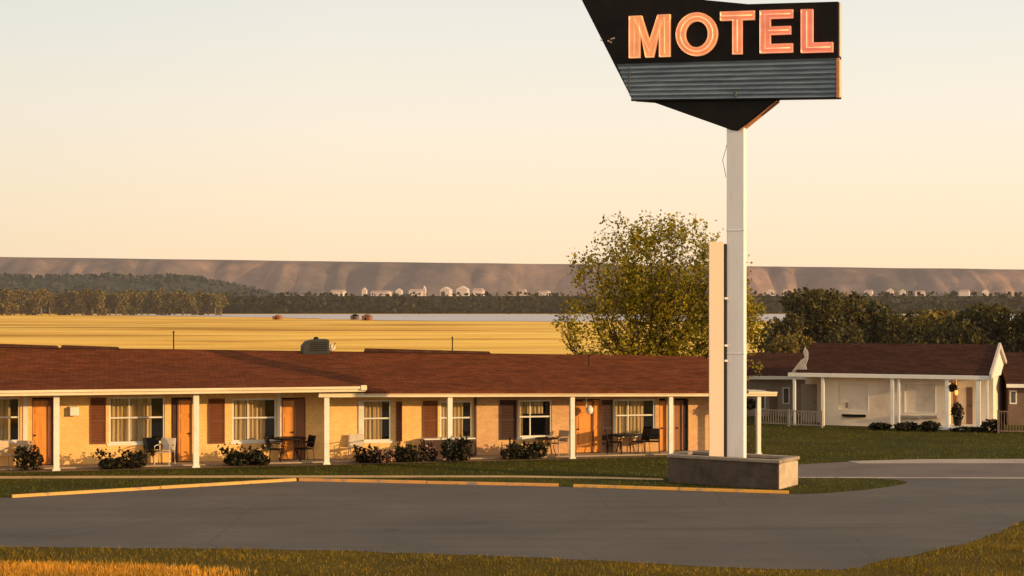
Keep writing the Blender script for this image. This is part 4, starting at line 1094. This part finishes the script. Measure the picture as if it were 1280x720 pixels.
pot = empty('potted_plant', 'dark rounded potted plant standing on the white house porch', 'plant', FH.world(HU(1197,.9),.9,.12), HB)
m3 = MB(); m3.lathe([(.14,0),(.2,.3),(.22,.32)],(0,0,0),12); m3.build('pot', M['metal_dark'], pot)
v,f = leaf_quads(blob_points(300,(0,0,.6),(.27,.27,.42),.3),.09,1.6); npmesh('foliage', v, f, M['shrub'], pot)

# ------------------------------------------------------------------ trees
def limb(mb, p, d, L_, r0, depth, out, spread, up, inside=None):
    """a curving tapered limb that forks; twig tips are collected in out"""
    pts = [p.copy()]; rad = [r0]; n = 4; q = p.copy(); dd = d.copy()
    for i in range(n):
        dd = (dd+Vector((random.gauss(0,.13),random.gauss(0,.13),random.gauss(.03*up,.09)))).normalized()
        q = q+dd*L_/n
        if inside and not inside(q):
            if len(pts) < 2: return
            break
        pts.append(q.copy()); rad.append(r0*(1-.52*(i+1)/n))
        if depth <= 1: out.append((q.copy(), dd.copy()))
    mb.tube(pts, rad, 6 if depth > 1 else 4, cap=False)
    if depth == 0: return
    k = random.choice((2,3,3)) if depth > 1 else random.choice((3,4))
    for j in range(k):
        t = min(len(pts)-1, random.choice((2,3,4,4))); base = pts[t]
        side = Vector((random.gauss(0,1),random.gauss(0,1),random.gauss(.1*up,.5))).normalized()
        nd = (dd+side*spread*random.uniform(.6,1.2)).normalized()
        limb(mb, base, nd, L_*random.uniform(.55,.8), rad[t]*.72, depth-1, out, spread, up, inside)
def big_tree():
    D = 73.0; base = at(806,HY,D); bx, by = base.x, base.y
    r = empty('tree', 'large airy leafy tree with upswept branches rising behind the motel roof', 'tree', (bx,by,0), 0)
    random.seed(21)
    mb = MB(); tips = []
    mb.tube([(0,0,-.1),(.05,0,.5),(0,.05,1.2),(.03,.02,1.7)], [.34,.26,.23,.22], 10)
    def inside(q, k=1.0):
        cx, cz, rx, rz_ = .62, 4.9, 4.6, 4.75
        wob = .24*noise.noise(Vector((q.x*.55,q.y*.5,q.z*.55)))+.10*noise.noise(Vector((q.x*1.6,3,q.z*1.6)))
        e = (abs((q.x-cx)/rx)**2.5+abs((q.z-cz)/rz_)**2.5)**.4+abs(q.y)**2/16
        return e < (.97+wob)*k and q.z > .9
    stems = [-62,-50,-40,-30,-21,-12,-3,6,15,24,33,44,56,70]
    for tilt in stems:
        az = random.uniform(-.9,.9); t = R(tilt)
        d = Vector((math.sin(t), math.sin(az)*.5*math.cos(t), math.cos(t))).normalized()
        limb(mb, Vector((0,0,1.0+.6*random.random())), d, 3.9*random.uniform(.9,1.1), .11, 3, tips, .55, 1.2, inside)
    tn = np.array([tuple(q) for q,_ in tips])
    P_ = []
    for q, dd in tips:
        dens = 8 if q.x > -1.0 else 5
        if q.z > 6.5: dens -= 1
        for k in range(dens): P_.append(q+Vector((random.gauss(0,.15),random.gauss(0,.15),random.gauss(0,.15)))-dd*random.random()*.3)
    # twigs that reach from the nearest limb into the open parts of the crown
    made = 0
    while made < 900:
        q = Vector((random.uniform(-4.2,5.3), random.gauss(0,1.2), random.uniform(.9,9.4)))
        if not inside(q): continue
        left = q.x < -.9 or q.z > 7.0
        if left and random.random() < (.22 if q.z > 4.6 else .05): continue
        dn = np.linalg.norm(tn-np.array(q),axis=1)+np.maximum(0,tn[:,2]-q.z)*1.5; b0 = Vector(tn[int(dn.argmin())]); made += 1
        if (q-b0).length > .25 and (q-b0).length < 2.2: mb.tube([b0, (b0+q)/2+Vector((0,0,-.06)), q], [.014,.010,.004], 4, cap=False)
        n_ = random.randint(15,24) if left else random.randint(38,56)
        sg = .17 if left else .25
        for k in range(n_): P_.append(q+Vector((random.gauss(0,sg),random.gauss(0,sg),random.gauss(0,sg*1.15))))
    mb.build('trunk', M['bark'], r)
    pts = np.array([tuple(p) for p in P_])
    v,f = leaf_quads(pts,.102,1.5)
    npmesh('crown', v, f, M['leaf'], r)
    print('BIG TREE leaves', len(pts))
    return r
big_tree()
def bg_tree_mesh(seed, w_, h, mat, name='tree', nl=4200, leaf=.23, lobes=9, low=.12):
    rr = random.Random(seed)
    r = empty(name, 'tree', 'tree')
    mb = MB(); mb.tube([(0,0,-.2),(.05,0,h*.25),(-.05,.05,h*.5),(0,0,h*.78)], [h*.032,h*.024,h*.016,h*.005], 8)
    parts = []
    for k in range(lobes):
        a = rr.uniform(0,6.28); q = rr.uniform(.1,.62); zc = h*rr.uniform(low+.16,.82); s = (1-abs(zc/h-.5))*rr.uniform(.75,1.1)
        c = (w_*.5*q*math.cos(a)*1.25, w_*.5*q*math.sin(a), zc); rad = w_*.27*s+.12
        mb.tube([(0,0,h*.3),(c[0]*.5,c[1]*.5,(h*.3+zc)/2),c], [h*.014,h*.01,h*.004], 5)
        n = nl//lobes; clump = blob_points(n//7, c, (rad,rad,rad*.85), .55)
        for q_ in clump: parts.append(q_+rng.normal(scale=leaf*.55,size=(7,3)))
    mb.build('trunk', M['bark'], r)
    pts = np.concatenate(parts); v,f = leaf_quads(pts, leaf, 1.4); npmesh('crown', v, f, mat, r)
    return r
bgp = [bg_tree_mesh(1,7.6,7.4,M['leaf_bg'],lobes=13,nl=6200), bg_tree_mesh(2,4.4,6.0,M['leaf_bg2'],lobes=8), bg_tree_mesh(3,6.0,5.6,M['leaf_bg'],lobes=10,nl=5000)]
used = [False]*3
bgs = [ # px, top py, depth, proto, width scale, label
 (1030,354,112,0,1.0,'tallest broad dark tree behind the white house ridge, left part'),
 (1075,368,116,2,1.0,'dark round tree just right of the tallest one behind the white house'),
 (985,392,104,2,.75,'small dark tree at left behind the grey annex roof'),
 (975,404,96,1,.8,'small olive tree in front of the grey annex trees'),
 (1003,404,98,1,.75,'short olive green tree left of the white house ridge'),
 (1137,381,112,1,1.0,'medium olive tree behind the middle of the white house roof'),
 (1176,371,112,1,1.15,'taller olive tree right of the middle of the white house roof'),
 (1110,392,122,2,.9,'low dark tree in the gap behind the white house roof'),
 (1213,388,106,2,.8,'dark tree behind the right gable of the white house'),
 (1243,374,106,0,.95,'broad dark tree at right behind the brown building'),
 (1290,384,104,2,1.1,'dark tree cut off by the right picture edge'),
 (1330,378,108,0,1.0,'dark tree beyond the right picture edge, half hidden'),
 (1062,405,100,2,.8,'low dark tree directly behind the white house ridge'),
 (1155,404,100,2,.8,'low dark tree directly behind the white house right roof half'),
 (1150,390,128,0,1.0,'dark broad tree filling the gap behind the two olive trees'),
 (1100,386,130,0,.9,'dark distant tree between the tallest tree and the olive trees'),
 (1200,385,126,0,.9,'dark distant tree between the taller olive tree and the right gable'),
 (1165,381,129,0,.9,'dark distant tree between the two taller olive trees'),
 (1188,400,112,2,.8,'low dark tree under the taller olive tree behind the white house'),
 (1200,402,99,2,.8,'low dark bushy tree close behind the roof near the right gable')]
hts = [7.4,6.0,5.6]
for px,py,D,k,ws,lb in bgs:
    o = bgp[k] if not used[k] else copy_tree(bgp[k]); used[k] = True
    p = at(px,py,D); z0 = gz(p.x,D); s = (p.z-z0)/(hts[k]*.98)
    o.location = (p.x,D,z0); o.scale = (s*ws,s*ws,s); o.rotation_euler = (0,0,random.uniform(0,6.28)); o['label'] = lb; o['group'] = 'trees behind the white house'

# riverside trees (left, one by one) and the wood on the far bank
rp = []
for k in range(4):
    r = empty('riverbank_tree', 'tree', 'tree'); h = 24; rr = random.Random(50+k)
    mb = MB(); mb.tube([(0,0,-1),(.4,0,h*.35),(0,.3,h*.75)], [.9,.6,.25], 6)
    for j in range(3): mb.tube([(0,0,h*.25),(rr.uniform(-4,4),rr.uniform(-3,3),h*.7)], [.4,.15], 5)
    mb.build('trunk', M['bark_far'], r)
    parts = []
    for j in range(14): parts.append(blob_points(60,(rr.uniform(-4.2,4.2),rr.uniform(-3.5,3.5),h*rr.uniform(.10,.86)),(3.4,3.2,3.6),.3))
    v,f = leaf_quads(np.concatenate(parts),1.7,1.4); npmesh('crown', v, f, M['river_tree'], r); rp.append(r)
i = 0; px = -14
while px < 286:
    o = rp[i] if i < 4 else copy_tree(rp[i%4])
    D = 1400+random.uniform(-25,40); top = 361.5+random.uniform(-2.5,4.5)+max(0,px-130)*.012
    p = at(px,top,D); s = (p.z+1.2)/24*1.02; o.location = (p.x,D,-1.2); ws = random.uniform(.8,1.25); o.scale = (s*ws,s*ws,s); o.rotation_euler = (0,0,random.uniform(0,6.28))
    o['label'] = 'sunlit tree in the row on the far riverbank at left'; o['group'] = 'riverbank trees at left'; o['category'] = 'tree'
    i += 1; px += random.uniform(6.5,12)
pts = []
for k in range(15000):
    x = rng.uniform(-2600,2800); t = rng.uniform(0,1)
    y = 1690+rng.uniform(0,120)
    pxx = 640+x*F/1750
    htop = (385-366.5)*1750/F+H+1.2 + 2.2*noise.noise(Vector((x*.02,0,3)))+1.6*noise.noise(Vector((x*.07,0,8)))
    if x < -300: htop += 4*min(1,(-300-x)/300)
    pts.append((x,y,-1.2+htop*rng.uniform(.02,1)**.75))
v,f = leaf_quads(np.array(pts),4.6,1.1)
wood = npmesh('riverside_wood', v, f, M['river_wood']); tag(wood, 'continuous dark wood along the far lake shore below the bluffs', 'woodland', kind='stuff')
mb = MB()
def ribbon():
    vs = []; n = 260
    for k in range(n+1):
        x = -3000+6200*k/n; hh = (385-368.5)*1780/F+H+1.2*noise.noise(Vector((x*.02,0,3)))
        vs += [(x,1815,-3),(x,1815,hh-1)]
    mb.add(vs, [(2*k,2*k+2,2*k+3,2*k+1) for k in range(n)])
ribbon(); o = mb.build('far_shore_bank', M['river_wood']); tag(o, kind='structure')
# pale buildings at the foot of the bluffs
def far_house(px, wpx, hpx, kind, label, base=368.5, D=2750):
    p = at(px,base,D); sx = D/F; wd_, ht = wpx*sx, hpx*sx
    r = empty('far_building', label, 'building', (p.x,D,-2), R(random.uniform(-30,-12)), 'pale buildings at the foot of the bluffs')
    z0 = p.z+2-3; wb = ht*.55
    mb = MB()
    mb.box(-wd_/2,wd_/2,0,wd_*.6,0,z0+wb+3); mb.build('wall', M['far_wall'], r)
    mb = MB(); zz = z0+wb+3; o_ = wd_*.05
    if kind == 'g': mb.prism_y([(-wd_/2-o_,zz),(wd_/2+o_,zz),(0,zz+ht*.5)], -o_, wd_*.6+o_); m_ = M['far_wall']
    else: mb.prism_y([(-wd_/2-o_,zz),(wd_/2+o_,zz),(wd_/2-wd_*.15,zz+ht*.4),(-wd_/2+wd_*.15,zz+ht*.4)], -o_, wd_*.6+o_); m_ = M['far_roof']
    mb.build('roof', m_, r)
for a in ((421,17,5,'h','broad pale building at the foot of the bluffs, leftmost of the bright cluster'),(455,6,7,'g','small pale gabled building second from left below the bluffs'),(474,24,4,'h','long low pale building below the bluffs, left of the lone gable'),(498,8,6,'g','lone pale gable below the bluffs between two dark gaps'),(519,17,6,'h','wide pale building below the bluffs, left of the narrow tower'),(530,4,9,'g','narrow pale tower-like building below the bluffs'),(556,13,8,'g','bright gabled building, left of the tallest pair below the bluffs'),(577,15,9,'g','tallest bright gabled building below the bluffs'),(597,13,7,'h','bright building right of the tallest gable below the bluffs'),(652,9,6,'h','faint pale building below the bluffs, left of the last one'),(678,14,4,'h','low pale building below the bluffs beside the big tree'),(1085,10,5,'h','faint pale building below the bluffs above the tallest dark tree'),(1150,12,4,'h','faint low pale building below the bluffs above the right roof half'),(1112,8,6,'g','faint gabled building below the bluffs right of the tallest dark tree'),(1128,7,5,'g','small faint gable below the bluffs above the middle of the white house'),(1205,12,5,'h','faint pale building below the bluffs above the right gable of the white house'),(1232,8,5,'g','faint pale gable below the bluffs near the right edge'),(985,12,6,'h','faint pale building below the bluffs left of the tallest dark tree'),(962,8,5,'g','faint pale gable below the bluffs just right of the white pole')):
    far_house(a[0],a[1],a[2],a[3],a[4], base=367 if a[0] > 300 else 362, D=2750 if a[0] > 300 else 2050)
# field sheds near the lake
def shed(px, py, wpx, hpx, mat, roofm, label, hay=False):
    Y_ = (H+1.2)*F/(py-HY); p = at(px,py,Y_); s_ = Y_/F; wd_, ht = wpx*s_, hpx*s_
    r = empty('field_shed', label, 'shed', (p.x,Y_,-1.2), R(-20))
    mb = MB(); mb.box(-wd_/2,wd_/2,0,wd_*.8,0,ht*.6); mb.build('wall', mat, r)
    mb = MB(); mb.prism_y([(-wd_/2-.15,ht*.6),(wd_/2+.15,ht*.6),(wd_*.1,ht)], -.15, wd_*.8+.15); mb.build('roof', roofm, r)
    mb = MB(); mb.box(-wd_*.12,wd_*.12,-.06,-.004,0,ht*.45); mb.build('door', M['dark'], r)
shed(442,399.5,9,7,M['annex_brown'],M['metal_dark'],'dark field shed near the lake, left of two')
shed(457,400.5,11,8,M['door_brown'],M['annex_brown'],'orange brown field shed near the lake, right of the dark one')
shed(345,399.5,10,6,M['door_brown'],M['door_brown'],'small orange shed at the far field edge, left of the dark shed')

# ------------------------------------------------------------------ grass blades
def in_poly(x, y, P_):
    c = np.zeros(len(x), bool); j = len(P_)-1
    for i in range(len(P_)):
        xi,yi = P_[i]; xj,yj = P_[j]
        t = ((yi > y) != (yj > y)) & (x < (xj-xi)*(y-yi)/((yj-yi) if abs(yj-yi) > 1e-9 else 1e-9)+xi); c ^= t; j = i
    return c
plan = FP.world(0,0)
hard = [poly, [gnd(925,596.8), gnd(1060,597.2), gnd(1280,597.8), (40,49.7), (40,56.2), gnd(1280,574), gnd(1130,574.5), gnd(1060,576.5), gnd(1005,580.5), gnd(925,585)],
        [(-70,50.0), gnd(0,598.8), gnd(300,597.6), gnd(640,597.2), gnd(830,600.7), gnd(828,598.2), gnd(760,596.2), gnd(640,594.4), gnd(300,594.4), gnd(0,595.2), (-70,50.6)],
        [tuple(FM.world(a_,b_)[:2]) for a_,b_ in ((uL,-.3),(uWR+.2,-.12),(uWR+.2,9),(uL,9))],
        [tuple(FH.world(a_,b_)[:2]) for a_,b_ in ((-.2,.3),(hu1+.2,.0),(hu1+.2,7),(-.2,7))],
        [tuple(FP.world(a_,b_)[:2]) for a_,b_ in ((pu0,0),(pu1,0),(pu1,PD),(pu0,PD))]]
def blades(n, x0, x1, y0, y1, hmin, hmax, wd):
    x = rng.uniform(x0,x1,n); y = rng.uniform(y0,y1,n)
    keep = np.ones(n,bool)
    for P_ in hard: keep &= ~in_poly(x,y,P_)
    keep &= np.abs(x) < y*.36+1.5
    cl = np.array([noise.noise(Vector((a*.9,b*.9,0))) for a,b in zip(x,y)]); keep &= rng.uniform(-.75,.6,n) < cl+.15
    x, y, cl = x[keep], y[keep], cl[keep]; n = len(x)
    h = rng.uniform(hmin,hmax,n)*(1+.6*cl); a = rng.uniform(0,6.28,n); ln = rng.uniform(.1,.8,n)*h
    dx, dy = np.cos(a), np.sin(a); b0 = rng.uniform(0,6.28,n)
    base = np.stack([x,y,np.zeros(n)],1); sdv = np.stack([np.cos(b0)*wd/2, np.sin(b0)*wd/2, np.zeros(n)],1)
    tip = base+np.stack([dx*ln,dy*ln,h],1)
    v = np.stack([base-sdv,base+sdv,tip],1).reshape(-1,3); f = np.arange(3*n).reshape(-1,3)
    return v, f
v,f = cat_leaves([blades(110000,-15,22,29.5,41,.035,.085,.017), blades(45000,-13,16,22,29.5,.035,.085,.02)])
tag(npmesh('dry_grass', v, f, M['grass_dry']), 'dry olive grass along the near edge of the parking lot', 'grass', kind='stuff')
parts = [blades(70000,-20,20,43,58,.03,.07,.022), blades(50000,5,34,54,84,.03,.07,.03)]
v,f = cat_leaves(parts)
tag(npmesh('grass', v, f, M['grass_blade']), 'short dark green grass between the parking lot and the buildings', 'grass', kind='stuff')
def sun_patch_ok(x, y): return y < 32.75+.28*np.sin(x*.6+1)-.06*np.maximum(0,x+10)
x = rng.uniform(-16,-3.5,110000); y = rng.uniform(25.5,33.2,110000); k_ = sun_patch_ok(x,y)&(rng.uniform(0,1,110000) < np.clip((-5.0-x)/2.5,0,1)*.95)&(rng.uniform(0,1,110000) < np.clip((32.75+.28*np.sin(x*.6+1)-.06*np.maximum(0,x+10)-y)/.25,.15,1)); x, y = x[k_], y[k_]; n = len(x)
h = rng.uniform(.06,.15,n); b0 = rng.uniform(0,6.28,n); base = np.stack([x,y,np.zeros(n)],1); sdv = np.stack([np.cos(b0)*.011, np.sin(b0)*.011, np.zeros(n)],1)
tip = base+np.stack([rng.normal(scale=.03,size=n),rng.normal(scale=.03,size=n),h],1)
tag(npmesh('sun_patch_grass', np.stack([base-sdv,base+sdv,tip],1).reshape(-1,3), np.arange(3*n).reshape(-1,3), M['sun_patch']), 'grass in the lower left corner with sunlight painted into its orange colour', 'grass', kind='stuff')
